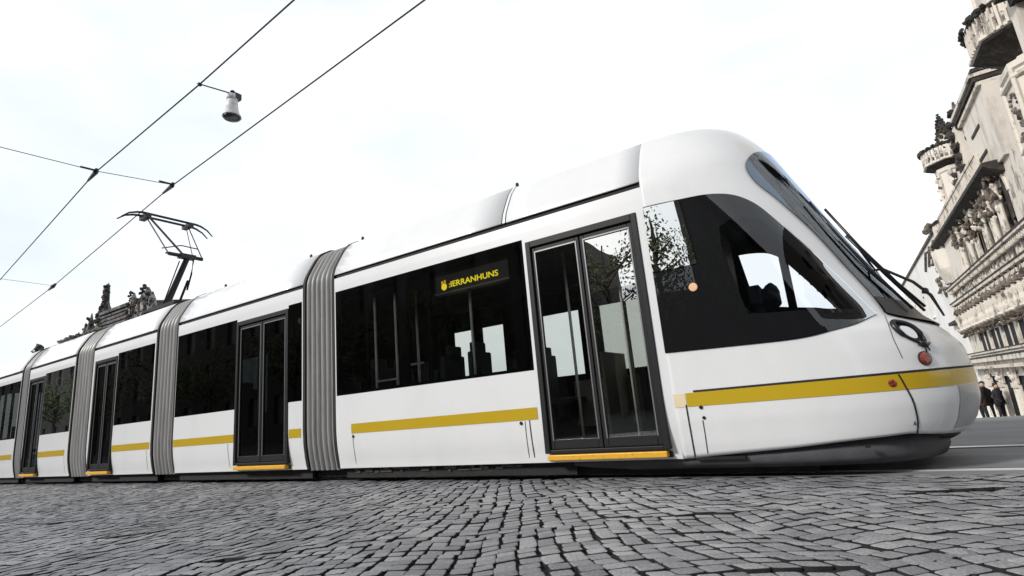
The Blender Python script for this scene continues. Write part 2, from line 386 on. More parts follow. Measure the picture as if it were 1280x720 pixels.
def patch(name, poly, m, parent, off, du=.02, dz=.06, fn=cabu, nf=cabn, thick=0):
    """polygon in (u,z) laid on the curved body"""
    bm = bmesh.new(); vs = [bm.verts.new((a, b, 0)) for a, b in poly]; bm.faces.new(vs)
    us = [a for a, b in poly]; zs = [b for a, b in poly]
    for ax, lo, hi, st in ((0, min(us), max(us), du), (1, min(zs), max(zs), dz)):
        k = math.ceil(lo / st) + 0
        while k * st < hi - 1e-6:
            co = (k * st, 0, 0) if ax == 0 else (0, k * st, 0); no = (1, 0, 0) if ax == 0 else (0, 1, 0)
            bmesh.ops.bisect_plane(bm, geom=bm.verts[:] + bm.edges[:] + bm.faces[:], dist=1e-6, plane_co=co, plane_no=no); k += 1
    for v in bm.verts:
        u, z = v.co.x, v.co.y
        v.co = fn(u, z) + nf(u, z) * off
    bmesh.ops.recalc_face_normals(bm, faces=bm.faces)
    me = bpy.data.meshes.new(name); bm.to_mesh(me); bm.free(); me.materials.append(m)
    me.polygons.foreach_set('use_smooth', [True] * len(me.polygons))
    o = bpy.data.objects.new(name, me); col.objects.link(o); o.parent = parent
    if thick:
        s = o.modifiers.new('solid', 'SOLIDIFY'); s.thickness = thick; s.offset = 0
    return o
def ring(name, poly, width, m, parent, off, fn=cabu, nf=cabn):
    P = resample(poly, .02); Q = inset_poly(P, width); n = len(P); mb = MB(); vs = []
    for (a, b), (c, d) in zip(P, Q):
        vs.append(fn(a, b) + nf(a, b) * off); vs.append(fn(c, d) + nf(c, d) * off)
    mb.add(vs, [(2 * i, 2 * ((i + 1) % n), 2 * ((i + 1) % n) + 1, 2 * i + 1) for i in range(n)])
    return mb.build(name, m, parent, smooth=True)

# outlines in (u, z): u = tau-1 on the near side
side_raw = [(0.0, 2.519), (0.102, 2.511), (0.21, 2.497), (0.329, 2.483), (0.422, 2.45), (0.486, 2.396), (0.543, 2.289), (0.592, 2.081), (0.641, 1.81), (0.677, 1.53), (0.691, 1.35), (0.701, 1.212), (0.668, 1.187), (0.603, 1.143), (0.523, 1.113), (0.458, 1.09), (0.381, 1.082), (0.2, 1.092), (0.0, 1.106)]
side_near = [(t - 1, z) for t, z in side_raw]
_sn = spline(side_near, sharp=(0, 11, 18), n=4)
side_far = [(-u, z) for u, z in _sn][::-1]; side_near = _sn
wh = [(0.80, 2.975), (0.70, 2.895), (0.64, 2.815), (0.60, 2.735), (0.584, 2.637), (0.597, 2.501), (0.637, 2.365), (0.677, 2.18), (0.707, 1.999), (0.726, 1.79), (0.738, 1.555), (0.740, 1.341), (0.731, 1.215), (0.755, 1.185), (0.80, 1.150), (0.87, 1.118), (.95, 1.105)]
wind = [(t - 1, z) for t, z in wh] + [(1 - t, z) for t, z in wh[::-1]]
wtop = [(.06, 3.0), (-.06, 3.0)]
wind = spline(wind + [(.12, 3.0), (0, 3.005), (-.12, 3.0)], sharp=(12, 13, 20, 21), n=4)

def prof_ring(inset=0.0, z0=.18, n=60, z1=3.48):
    """closed over the roof: list of (y,z) from near bottom to far bottom"""
    zs = []
    base = [z0 + (2.70 - z0) * i / 30 for i in range(31)] + [2.75, 2.80, 2.85, 2.9, 2.95, 3.0, 3.04, 3.1, 3.15, 3.2, 3.26, 3.32, 3.36, 3.40, 3.43, 3.45, 3.465, 3.475, 3.48]
    zs = [z for z in base if z <= z1 + 1e-6]
    def W(z): return (lerp(PROF, z - .02) + 2 * lerp(PROF, z) + lerp(PROF, z + .02)) / 4 if z < 3.39 else lerp(PROF, z)
    near = [(YC - max(W(z) - inset, 0), z - inset * (1 if z > 3.3 else 0)) for z in zs]
    far = [(2 * YC - y, z) for y, z in near[::-1]]
    return near, far

tram = empty('tram', (-5.8, 6.0, 0))
tag(tram, 'long white articulated tram with a yellow stripe and dark windows crossing the cobbled street', 'tram')

def quadstrip(mb, rows):
    n = len(rows[0])
    for a, b in zip(rows, rows[1:]):
        pass
    o = len(mb.v)
    for r in rows: mb.v += [tuple(p) for p in r]
    for i in range(len(rows) - 1):
        for k in range(n - 1):
            mb.f.append((o + i * n + k, o + i * n + k + 1, o + (i + 1) * n + k + 1, o + (i + 1) * n + k)); mb.mi.append(0)

def lined(o, t=.045):
    """gives a sheet real thickness, the inner skin dark"""
    bm = bmesh.new(); bm.from_mesh(o.data)
    for f in bm.faces:
        c = f.calc_center_median(); d = Vector((0, c.y - YC, c.z - 1.7))
        if c.x > CX0: d = c - Vector((-.5, YC, 1.7))
        if abs(c.y - YC) > 1.12 and c.x <= CX0: d = Vector((0, c.y - YC, 0))
        if f.normal.dot(d) < 0: f.normal_flip()
    bm.to_mesh(o.data); bm.free()
    o.data.materials.append(M['interior'])
    s = o.modifiers.new('solid', 'SOLIDIFY'); s.thickness = t; s.offset = -1; s.material_offset = 1; s.material_offset_rim = 1
    return o

# ---- straight sections
ZW0, ZW1 = 1.11, 2.535          # window band
def side_wall(x0, x1, holes, side):
    """wall z .18-2.73 with openings [(xa,xb,za,zb)]"""
    xs = sorted(set([x0, x1] + [h for o in holes for h in o[:2]])); xs2 = []
    for a, b in zip(xs, xs[1:]):
        k = max(1, int((b - a) / .5)); xs2 += [a + (b - a) * i / k for i in range(k)]
    xs2.append(x1)
    zs = sorted(set([.18 + .04 * k for k in range(16)] + [.9, 2.62, 2.73] + [h for o in holes for h in o[2:]]))
    mb = MB(); n = len(xs2)
    def ws_(z): return sum(lerp(PROF, z + d) for d in (-.1, -.05, 0, .05, .1)) / 5 if z < .9 else lerp(PROF, z)
    vs = [(x, YC + side * ws_(z), z) for z in zs for x in xs2]; fs = []
    for j in range(len(zs) - 1):
        for i in range(n - 1):
            cx, cz = (xs2[i] + xs2[i + 1]) / 2, (zs[j] + zs[j + 1]) / 2
            if any(a < cx < b and c < cz < d for a, b, c, d in holes): continue
            fs.append((j * n + i, j * n + i + 1, (j + 1) * n + i + 1, (j + 1) * n + i))
    mb.add(vs, fs)
    return mb

def door(x0, x1, parent, side=-1, gmats=None, z0=.27, z1=2.49, yel=True, fm='frame'):
    """double-leaf sliding door: surround, two leaves with frame and glass, step"""
    ys = YC + side * 1.2
    def yb(a, b): return (min(ys + side * a, ys + side * b), max(ys + side * a, ys + side * b))
    d = MB(); w = .058
    d.box(x0, x0 + w, *yb(.014, -.06), z0, z1); d.box(x1 - w, x1, *yb(.014, -.06), z0, z1)
    d.box(x0 + w, x1 - w, *yb(.014, -.06), z1 - .07, z1); d.box(x0 + w, x1 - w, *yb(.010, -.06), z0, z0 + .035)
    dd = d.build('door', M[fm], parent, bevel=.006)
    xm = (x0 + x1) / 2
    for k, (a, b) in enumerate(((x0 + w + .004, xm - .006), (xm + .006, x1 - w - .004))):
        lf = MB(); t = .045
        lf.box(a, a + t, *yb(-.012, -.045), z0 + .04, z1 - .075); lf.box(b - t, b, *yb(-.012, -.045), z0 + .04, z1 - .075)
        lf.box(a + t, b - t, *yb(-.012, -.045), z1 - .135, z1 - .075); lf.box(a + t, b - t, *yb(-.012, -.045), z0 + .04, z0 + .13)
        lf.build('door_leaf', M['frame' if fm == 'frame' else fm], dd, bevel=.005)
        tr = MB()       # pale trim round the glass
        for bx in ((a + t - .014, a + t - .002), (b - t + .002, b - t + .014)): tr.box(*bx, *yb(-.008, -.011), z0 + .12, z1 - .12)
        tr.box(a + t, b - t, *yb(-.008, -.011), z1 - .134, z1 - .12)
        tr.build('door_trim', M['frame_light'], dd)
        gm = (gmats or ['glass_dark', 'glass_dark'])[k]
        gmb = MB(); y = ys - side * .028
        gmb.add([(a + t, y, z0 + .13), (b - t, y, z0 + .13), (b - t, y, z1 - .135), (a + t, y, z1 - .135)], [(0, 1, 2, 3)])
        gmb.build('door_glass', M[gm], dd)
    if yel:
        s = MB(); s.box(x0 + .03, x1 - .03, *yb(.03, -.10), .205, z0 - .012); s.build('door_step', M['step'], dd, bevel=.008)
        s = MB(); s.box(x0, x1, *yb(-.04, -.3), .2, z0 - .02); s.build('door_sill', M['under'], dd)
    return dd

def band(x0, x1, parent, side=-1, gm='glass_dark', pillars=(), opaque=(), holes=(), z0=ZW0, z1=ZW1, name='window'):
    """continuous glazing band: black frit frame and pillars, flush glass in front"""
    ys = YC + side * 1.2; w = parent
    def yb(a, b): return (min(ys + side * a, ys + side * b), max(ys + side * a, ys + side * b))
    f = MB(); e = .035
    f.box(x0, x1, *yb(-.006, -.05), z1 - e, z1 - .001); f.box(x0, x1, *yb(-.006, -.05), z0 + .001, z0 + e)
    f.box(x0 + .001, x0 + .04, *yb(-.006, -.05), z0 + e, z1 - e); f.box(x1 - .04, x1 - .001, *yb(-.006, -.05), z0 + e, z1 - e)
    g_ = MB(); y = ys + side * .003
    g_.add([(x0 + .002, y, z0 + .002), (x1 - .002, y, z0 + .002), (x1 - .002, y, z1 - .002), (x0 + .002, y, z1 - .002)], [(0, 1, 2, 3)])
    go = g_.build(name, M[gm], parent)
    f.build('window_frame', M['frit'], go)
    for a, b in pillars:
        p = MB(); p.box(a, b, *yb(-.010, -.052), z0 + e, z1 - e); p.build('window_pillar', M['frit'], go)
    for a, b, c, d in opaque:
        p = MB(); p.box(a, b, *yb(-.0075, -.03), c, d); p.build('blackout_panel', M['frit'], go)
    return go

def roof_cowl(x0, x1, parent, seams=()):
    near, far = prof_ring(0, 2.70); near = [q for q in near if q[1] >= 2.79]; far = [q for q in far if q[1] >= 2.79]
    pr = [(YC - 1.196, 2.785)] + near + far[1:] + [(YC + 1.196, 2.785)]
    cuts = [x0] + list(seams) + [x1]
    for i, (a, b) in enumerate(zip(cuts, cuts[1:])):
        a2 = a + (.006 if i else 0); b2 = b - (.006 if i < len(cuts) - 2 else 0)
        mb = MB(); n = 6; quadstrip(mb, [[(a2 + (b2 - a2) * k / n, y, z) for y, z in pr] for k in range(n + 1)])
        o = mb.build('roof_cowl', M['white'], parent, smooth=True); lined(o, .03)
    # dark gutter behind the groove and behind seams
    ins = .022; gi = [(YC - 1.2 + ins, 2.60)] + [(y + ins * (1 if y < YC else -1) * .9, z - (.03 if z > 3.2 else .0)) for y, z in near + far[1:] if abs(y - YC) > .06] + [(YC + 1.2 - ins, 2.60)]
    mb = MB(); quadstrip(mb, [[(x, y, z) for y, z in gi] for x in (x0 + .02, x1 - .02)])
    mb.build('gutter_liner', M['rubber'], parent, smooth=False)

def end_ring(x, parent, w=.05):
    near, far = prof_ring(-.004); near2, far2 = prof_ring(.10)
    A = near + far[1:]; B = near2 + far2[1:]
    mb = MB(); n = len(A)
    vs = [(x - w / 2, y, z) for y, z in A] + [(x + w / 2, y, z) for y, z in A] + [(x + w / 2, y, z) for y, z in B] + [(x - w / 2, y, z) for y, z in B]
    fs = []
    for r in range(4):
        r2 = (r + 1) % 4
        for k in range(n - 1): fs.append((r * n + k, r * n + k + 1, r2 * n + k + 1, r2 * n + k))
    mb.add(vs, fs); mb.build('end_frame', M['rubber'], parent)

def section_common(x0, x1, body, nearholes, farholes, seams=()):
    for side, hs in ((-1, nearholes), (1, farholes)):
        o = side_wall(x0, x1, hs, side).build('side_panel', M['white'], body, smooth=False); lined(o, .04)
    roof_cowl(x0, x1, body, seams)
    fl = MB(); fl.box(x0, x1, YC - 1.10, YC + 1.10, .27, .33); fl.build('floor', M['floor_in'], body)
    ce = MB(); ce.box(x0, x1, YC - 1.12, YC + 1.12, 2.58, 2.62); ce.box(x0, x1, YC - 1.1, YC - .8, 2.40, 2.58); ce.box(x0, x1, YC + .8, YC + 1.1, 2.40, 2.58)
    ce.build('ceiling', M['interior'], body)
    un = MB(); un.box(x0 + .3, x1 - .3, YC - .95, YC + .95, .10, .26); un.build('underframe', M['under'], body)

def seat(x, y, parent, face=1):
    s = MB(); s.box(x - .22, x + .22, y - .21, y + .21, .74, .82); s.box(x - .05, x + .05, y - .06, y + .06, .33, .74)
    s.obox((x - face * .24, y, 1.12), .07, .42, .66); s.obox((x - face * .26, y, 1.50), .07, .26, .14)
    return s.build('seat', M['seat'], parent, bevel=.02)
def pole(x, y, parent, z0=.33, z1=2.5): 
    MB().tube([(x, y, z0), (x, y, z1)], .017, 8).build('grab_pole', M['pole_in'], parent, smooth=True)

def stripe(x0, x1, parent, z0=.612, z1=.733, m='yellow', side=-1):
    mb = MB(); y = YC + side * 1.2
    zs = [z0, z1]
    mb.add([(x0, YC + side * (lerp(PROF, z0) + .003), z0), (x1, YC + side * (lerp(PROF, z0) + .003), z0), (x1, y + side * .003, z1), (x0, y + side * .003, z1)], [(0, 1, 2, 3)])
    return mb.build('stripe', M[m], parent)
def vseam(x, z0, z1, parent, side=-1, w=.007, dx=0):
    zs = [z0 + (z1 - z0) * k / 6 for k in range(7)]; mb = MB()
    quadstrip(mb, [[(x + dx * k / 6 + q, YC + side * (lerp(PROF, z) + .002), z) for q in (-w / 2, w / 2)] for k, z in enumerate(zs)])
    return mb.build('panel_gap', M['rubber'], parent)
def stud(x, z, parent, side=-1, r=.018, m='black'):
    y = YC + side * lerp(PROF, z); mb = MB(); mb.lathe([(r, .0), (r, side * .008), (r * .6, side * .014)], (x, y, z), 12, 'Y'); return mb.build('marker', M[m], parent)

# ---- section 1 (leading car)
S1a, S1b = -5.82, CX0
b1 = MB().box(S1a + .02, S1a + .05, YC - 1.0, YC + 1.0, .3, .34).build('leading_car', M['under'], tram)
FW = [(-5.70, -4.98), (-4.86, -4.0), (-3.93, -3.16), (-2.6, -1.6)]
section_common(S1a, S1b, b1,
    [(-5.80, -2.74, ZW0, ZW1), (-2.70, -1.44, .27, 2.49)],
    [(-5.80, -1.44, ZW0, ZW1)], seams=(-2.98, -2.93))
pc = [(-5.80, -4.97), (-4.42, -4.05)]
far_op = [(-8.5, -7.7), ]
band(-5.80, -2.74, b1, -1, 'glass', pillars=[(-4.66, -4.50), (-5.23, -5.20), (-2.95, -2.80)], opaque=[(-5.80, -2.74, 2.46, 2.53), (-4.18, -4.12, 1.15, 2.5)])
band(-5.80, -1.44, b1, 1, 'glass', pillars=[], opaque=[(-5.24, -5.02, ZW0, ZW1), (-4.36, -3.92, ZW0, ZW1), (-3.24, -2.9, ZW0, ZW1), (-5.8, -1.44, 2.10, ZW1), (-2.3, -1.44, ZW0, ZW1), (-5.8, -5.62, ZW0, ZW1), (-4.6, -4.3, 1.1, 2.1)])
door(-2.70, -1.44, b1, -1, ['glass', 'glass_door'])
fp = MB(); fp.add([(-2.015, 4.826, 1.80), (-1.55, 4.826, 1.80), (-1.55, 4.826, 2.352), (-2.015, 4.826, 2.352)], [(0, 1, 2, 3)]); fp.build('mirror_panel', M['glass_mirror'], b1)  # mirror panel added to strengthen the bright sky reflection on this leaf
stripe(-5.53, -2.75, b1)
vseam(-5.51, .18, .60, b1); vseam(-2.93, .18, .60, b1, dx=.02); vseam(-2.865, .18, .61, b1, w=.012, dx=.01)
stud(-5.50, .575, b1); stud(-2.96, .585, b1)
for x, y, fc in ((-5.2, 5.25, 1), (-4.4, 5.25, -1), (-3.5, 5.25, 1), (-5.3, 6.8, 1), (-4.4, 6.8, -1), (-3.4, 6.8, 1), (-5.3, 6.35, 1), (-3.4, 6.35, 1), (-5.2, 5.68, 1)): seat(x, y, b1, fc)
for x, y in ((-5.30, 5.05), (-4.93, 5.06), (-3.70, 5.08), (-5.0, 5.55), (-2.98, 5.15), (-2.50, 5.3), (-1.95, 5.5), (-2.2, 6.3)): pole(x, y, b1)
mb = MB(); mb.tube([(-5.3, 5.05, 1.25), (-4.93, 5.06, 1.25)], .014, 6); mb.tube([(-5.0, 5.2, 1.42), (-4.6, 5.2, 1.42)], .014, 6); mb.build('grab_rail', M['pole_in'], b1, smooth=True)
mb = MB(); mb.box(-2.62, -2.58, 6.3, 7.1, .33, 1.35); mb.box(-3.4, -2.4, 7.08, 7.12, .4, 1.05); mb.build('partition', M['partition'], b1, bevel=.01)
mb = MB(); mb.box(-1.47, -1.43, 4.92, 5.5, .33, 2.3); mb.box(-1.47, -1.43, 6.6, 7.1, .33, 2.5); mb.box(-1.47, -1.43, 5.5, 6.6, 2.1, 2.5)
mb.build('cab_wall', M['interior'], b1)
# destination display hanging inside the glass
sg = MB(); sg.box(-4.09, -2.95, 4.90, 5.0, 2.165, 2.42); sg = sg.build('destination_display', M['signbox'], b1, bevel=.008)
bz = MB(); bz.box(-4.09, -2.95, 4.888, 4.899, 2.165, 2.185); bz.build('display_lip', M['frame_light'], sg)
def text_mesh(s, size, loc, rotx, m, parent, name, sx=1.0, ext=.001, bold=.0012):
    c = bpy.data.curves.new(name, 'FONT'); c.body = s; c.size = size; c.extrude = ext; c.offset = bold; c.align_x = 'LEFT'
    t = bpy.data.objects.new(name + '_tmp', c); col.objects.link(t); bpy.context.view_layer.update()
    me = bpy.data.meshes.new_from_object(t.evaluated_get(bpy.context.evaluated_depsgraph_get())); bpy.data.objects.remove(t)
    o = bpy.data.objects.new(name, me); col.objects.link(o); me.materials.clear(); me.materials.append(m)
    xs = [v.co.x for v in me.vertices]; wd = max(xs) - min(xs)
    o.parent = parent; o.location = loc; o.rotation_euler = (rotx, 0, 0); o.scale = (sx / wd, 1, 1)
    return o
text_mesh(':IERRANHUNS', .098, (-3.87, 4.895, 2.235), R(90), M['led'], sg, 'display_text', sx=.72)
ic = MB(); ic.lathe([(.042, 0), (.042, -.004)], (-3.94, 4.897, 2.255), 14, 'Y'); ic.build('display_icon', M['led'], sg)
ic = MB(); ic.box(-3.975, -3.95, 4.888, 4.892, 2.28, 2.33); ic.box(-3.935, -3.91, 4.888, 4.892, 2.28, 2.335); ic.build('display_icon', M['led2'], sg)

# ---- other sections
def car(x0, x1, door_x, stripes, wins, name='middle_car', near_seams=(), roofseams=(), dm='frame'):
    b = MB().box(x0 + .02, x0 + .05, YC - 1.0, YC + 1.0, .3, .34).build(name, M['under'], tram)
    dx0, dx1 = door_x
    nh = [(a, c, ZW0, ZW1) for a, c in wins] + [(dx0, dx1, .27, 2.49)]
    section_common(x0, x1, b, nh, [(x0 + .03, x1 - .03, ZW0, ZW1)], roofseams)
    for a, c in wins:
        k = int((c - a) / .75)
        band(a, c, b, -1, 'glass_dark', pillars=[(a + (c - a) * i / (k + 1) - .025, a + (c - a) * i / (k + 1) + .025) for i in range(1, k + 1)])
    if x1 == -6.50: band(x0 + .03, x1 - .03, b, 1, 'glass', opaque=[(x0 + .03, -8.55, ZW0, ZW1), (-7.65, x1 - .03, ZW0, ZW1), (-8.55, -7.65, 2.1, ZW1)])
    else: band(x0 + .03, x1 - .03, b, 1, 'glass_dark', pillars=[((x0 + x1) / 2 - .1, (x0 + x1) / 2 + .1)])
    door(dx0, dx1, b, -1)
    for a, c in stripes: stripe(a, c, b)
    for s in near_seams: vseam(s, .18, .6, b)
    x = x0 + .8
    while x < x1 - .5:
        if not (dx0 - .1 < x < dx1 + .1): seat(x, 5.25, b, 1)
        seat(x, 6.75, b, 1); x += .85
    pole(dx0 + .05, 5.15, b); pole(dx1 - .05, 5.15, b); pole((dx0 + dx1) / 2, 5.9, b)
    return b
S2 = car(-10.03, -6.50, (-8.17, -6.84), [(-10.01, -8.19), (-6.82, -6.55)], [(-10.01, -8.17), (-6.84, -6.53)], near_seams=(-8.35,))
S3 = car(-13.50, -10.80, (-13.38, -12.36), [(-12.34, -10.85)], [(-12.34, -10.85)], near_seams=(-10.95,))
S4 = car(-17.15, -14.42, (-17.08, -16.12), [(-16.1, -14.6)], [(-16.1, -14.46)], near_seams=(-14.6,))
S5 = car(-22.0, -17.68, (-20.6, -19.5), [(-22, -20.7), (-19.4, -17.8)], [(-21.9, -20.65), (-19.4, -17.72)])

# ---- bellows
def bellows(x0, x1, n=6):
    mb = MB(); rows = []; N = n * 8
    nr, fr = prof_ring(0, .16)
    for i in range(N + 1):
        x = x0 + (x1 - x0) * i / N; c = abs(math.sin(math.pi * n * i / N))
        d = .05 * (1 - c ** .8)
        a, b = prof_ring(.012 + d, .16); rows.append([(x, y, z) for y, z in a + b[1:]])
    quadstrip(mb, rows); bo = mb.build('bellows', M['bellows'], tram, smooth=True)
    rb = MB()           # dark strips paint deeper shade into the valleys, plus cross straps
    for i in range(1, n):
        x = x0 + (x1 - x0) * i / n
        a, b = prof_ring(.012 + .036, .16); quadstrip(rb, [[(x + q, y, z) for y, z in a + b[1:]] for q in (-.017, .017)])
    for zz in (1.95, 2.28, 2.9):
        for i in range(n):
            xa = x0 + (x1 - x0) * (i + .2) / n; xb = x0 + (x1 - x0) * (i + .8) / n
            w = lerp(PROF, zz) - .052
            rb.box(xa, xb, YC - w - .016, YC - w + .03, zz, zz + .012)
    rb.build('bellows_strap_shade', M['rubber'], bo)
    inner = MB(); quadstrip(inner, [[(x, y, z) for y, z in (lambda q: q[0] + q[1][1:])(prof_ring(.16, .3))] for x in (x0 + .01, x1 - .01)])
    inner.build('bellows_lining', M['interior'], bo)
    un = MB(); un.box(x0 - .3, x1 + .3, YC - .7, YC + .7, .12, .30); un.build('coupling', M['under'], bo)
    for e in (x0, x1): end_ring(e, bo, .05)
    return bo
bellows(-6.48, -5.85); bellows(-10.78, -10.05); bellows(-14.40, -13.52); bellows(-17.66, -17.18, 5)

for xa, xb in ((-5.8, -2.45), (-10.03, -6.5), (-13.5, -10.8), (-17.15, -14.42), (-22, -17.68)):
    MB().box(xa, xb, YC - 1.05, YC - 1.0, .05, .21).build('side_beam_shade', M['under'], tram)  # black beams added to hold the dark shadow band under the skirt
for xa, xb in ((-6.5, -5.8), (-10.8, -10.03), (-14.42, -13.5), (-17.68, -17.15)):
    MB().box(xa, xb, YC - .95, YC - .90, .05, .3).build('side_beam_shade', M['under'], tram)  # same black shadow band carried on below the bellows
# ---- wheels / bogies
def bogie(xc):
    f = MB(); f.box(xc - 1.0, xc + 1.0, YC - .98, YC - .86, .16, .36); f.box(xc - 1.0, xc + 1.0, YC + .86, YC + .98, .16, .36); f.box(xc - .2, xc + .2, YC - .86, YC + .86, .2, .36)
    for k in (-.7, .35): f.box(xc + k, xc + k + .3, YC - 1.02, YC - .98, .10, .24)
    bo = f.build('bogie', M['under'], tram, bevel=.01)
    for dx in (-.62, .62):
        for yy in (YC - .735, YC + .735):
            w_ = MB(); w_.lathe([(.29, -.05), (.29, .05), (.24, .06), (.08, .06)], (xc + dx, yy, .29), 24, 'Y'); w_.build('wheel', M['steel'], bo, smooth=False)
        a = MB(); a.tube([(xc + dx, YC - .7, .29), (xc + dx, YC + .7, .29)], .06); a.build('axle', M['steel'], bo)
for xc in (-4.1, -8.2, -12.1, -15.9, -20.2): bogie(xc)
mb = MB()
mb.box(-5.2, -3.2, YC - 1.04, YC - .99, .075, .155); mb.build('side_beam_shade', mat('beam_brown', (.035, .028, .024), .7, noise=(7, (.08, .06, .05), .5, .7)), tram, bevel=.01)
mb = MB(); rn = random.Random(5)
for k in range(26):
    x = rn.uniform(-5.6, -3.1); mb.obox((x, YC - 1.05, rn.uniform(.12, .165)), rn.uniform(.03, .2), .03, rn.uniform(.015, .04))
mb.build('side_fittings', M['steel'], tram)

# ---- cab
cab = empty('driver_cab'); cab.parent = tram
def cab_shell():
    near_zs = [.18, .22, .26, .30] + [.30 + (2.72 - .30) * i / 80 for i in range(1, 81)] + [2.76, 2.8, 2.84, 2.88, 2.92, 2.96, 3.0, 3.04, 3.08, 3.12, 3.16, 3.2, 3.24, 3.28, 3.32, 3.35, 3.38, 3.40, 3.42, 3.435, 3.45, 3.46, 3.468, 3.475, 3.479]
    NU = 140; us = [-1 + 2 * i / NU for i in range(NU + 1)]
    nz = len(near_zs)
    P = []
    for u in us:
        X = cabu(u, .4).x; z0 = skirt(X)
        P.append([cabu(u, z0 + (z - .18) * (.42 - z0) / .24 if z < .42 else z) for z in near_zs])
    holes = [inset_poly(resample(p, .03), .035) for p in (side_near, side_far, wind)]
    mb = MB(); vs = [p for r in P for p in r]; fs = []
    for i in range(NU):
        for j in range(nz - 1):
            q = [(i, j), (i + 1, j), (i + 1, j + 1), (i, j + 1)]
            if any(all(pip((us[a], near_zs[b]), h) for a, b in q) for h in holes): continue
            fs.append(tuple(a * nz + b for a, b in q))
    mb.add(vs, fs)
    me_o = mb.build('cab_shell', M['white'], cab, smooth=True)
    bm = bmesh.new(); bm.from_mesh(me_o.data); bmesh.ops.remove_doubles(bm, verts=bm.verts, dist=.0004)
    bmesh.ops.recalc_face_normals(bm, faces=bm.faces)
    # outward
    f = max(bm.faces, key=lambda f: f.calc_center_median().z)
    if f.normal.z < 0: bmesh.ops.reverse_faces(bm, faces=bm.faces)
    bm.to_mesh(me_o.data); bm.free()
    lined(me_o, .03)
    me_o.data.materials[1] = M['interior']
    return me_o
cab_shell()
# joint between cab and car: dark liner just under the skin
near, far = prof_ring(.012)
mb = MB(); quadstrip(mb, [[(x, y, z) for y, z in near + far[1:]] for x in (CX0 - .02, CX0 + .02)]); mb.build('joint_seal', M['rubber'], cab)
for nm, poly in (('cab_side_window', side_near), ('cab_side_window', side_far)):
    g_ = patch(nm, poly, M['glass_cab'], cab, .016)
    ring('window_frame', poly, .10 if poly is side_near else .08, M['frit'], g_, .007)
# the near pane behind the door: highly reflective panel, black print down to the driver's opening
pn = [(-1 + .001, 2.505), (-.80, 2.487), (-.80, 1.86), (-1 + .001, 1.86)]
patch('mirror_panel', pn, M['glass_mirror'], cab, .021)
op = [(-.999, 1.86), (-.80, 1.86), (-.80, 2.487), (-.72, 2.48), (-.66, 2.476), (-.578, 2.44), (-.514, 2.385), (-.458, 2.278), (-.41, 2.07), (-.408, 2.05), (-.44, 2.12), (-.55, 2.20), (-.60, 2.2), (-.66, 2.15), (-.68, 1.98), (-.68, 1.34), (-.58, 1.32), (-.45, 1.30), (-.325, 1.26), (-.303, 1.215), (-.34, 1.19), (-.397, 1.148), (-.477, 1.118), (-.542, 1.095), (-.62, 1.088), (-.8, 1.096), (-.999, 1.11)]
patch('printed_border', op, M['frit'], cab, .011)
op2 = [(.999, 1.11), (.999, 2.51), (.76, 2.505), (.74, 2.495), (.74, 1.73), (.45, 1.58), (.303, 1.46), (.303, 1.215), (.397, 1.148), (.477, 1.118), (.62, 1.088), (.8, 1.096)]
patch('printed_border', op2, M['frit'], cab, .011)
ws = patch('windscreen', wind, M['glass_wind'], cab, .016)
ring('windscreen_seal', wind, .055, M['black'], ws, .010)
low = [(t, z) for t, z in [(-.262, 1.36), (-.262, 1.25), (-.269, 1.215), (-.245, 1.185), (-.20, 1.150), (-.13, 1.118), (-.05, 1.105), (.05, 1.105), (.13, 1.118), (.2, 1.15), (.245, 1.185), (.269, 1.215), (.262, 1.25), (.262, 1.36), (.1, 1.30), (-.1, 1.30)]]
patch('windscreen_base', low, M['black'], ws, .022)
# wipers lying on the glass
def surf_path(pts, off): return [cabu(u, z) + cabn(u, z) * off for u, z in pts]
for pts, off in (([(-.16, 1.22), (-.19, 1.6), (-.21, 2.0), (-.215, 2.3)], .05), ([(-.05, 1.22), (-.11, 1.55), (-.16, 1.95)], .06), ([(.12, 1.22), (.06, 1.55), (.0, 1.95)], .06), ([(-.10, 1.22), (-.14, 1.45), (-.17, 1.8), (-.19, 2.2)], .09)):
    MB().tube(surf_path(pts, off), .012, 6).build('wiper', M['black'], ws, smooth=True)
# mirror arm in front of the screen
mb = MB(); mb.tube([cabu(-.16, 1.62) + Vector((.02, -.02, 0)), (.42, 5.42, 1.62), (.60, 5.42, 1.47), (.69, 5.42, 1.34), (.74, 5.43, 1.16)], [.010, .012, .013, .014, .008], 6)
mb.lump((.66, 5.42, 1.38), .03, random.Random(2)); mb.build('mirror_arm', M['black'], cab)
# stripe round the nose
def wrap(zlo, zhi, u0, u1, name, m, off, par=cab):
    return patch(name, [(u0, zlo), (u1, zlo), (u1, zhi), (u0, zhi)], m, par, off)
wrap(.620, .737, -.955, .955, 'stripe', M['yellow'], .0035)
wrap(.620, .737, -.996, -.957, 'stripe', M['paleyellow'], .0035)
wrap(.740, .756, -.93, .93, 'stripe_line', M['rubber'], .0045)
def lseam(pts, w=.005, name='panel_gap'):
    mb = MB(); rows = []
    for u, z in pts: rows.append([cabu(u - w, z) + cabn(u, z) * .0045, cabu(u + w, z) + cabn(u, z) * .0045])
    quadstrip(mb, rows); return mb.build(name, M['rubber'], cab)
wrap(.30, .612, -.205, .205, 'nose_shade', M['nose_shade'], .003)  # grey patch paints the shading of the nose tip below the stripe
lseam([(-.371 + .046 * k / 10, .735 - .445 * k / 10) for k in range(11)], .0025)
lseam([(-.959, .64 - .45 * k / 8) for k in range(9)], .0022)
lseam([(-.915, .50 - .28 * k / 6) for k in range(7)], .0012)
lseam([(-.275, 1.195), (-.300, 1.13), (-.322, 1.07), (-.338, 1.0), (-.347, .924), (-.346, .85)], .0008)
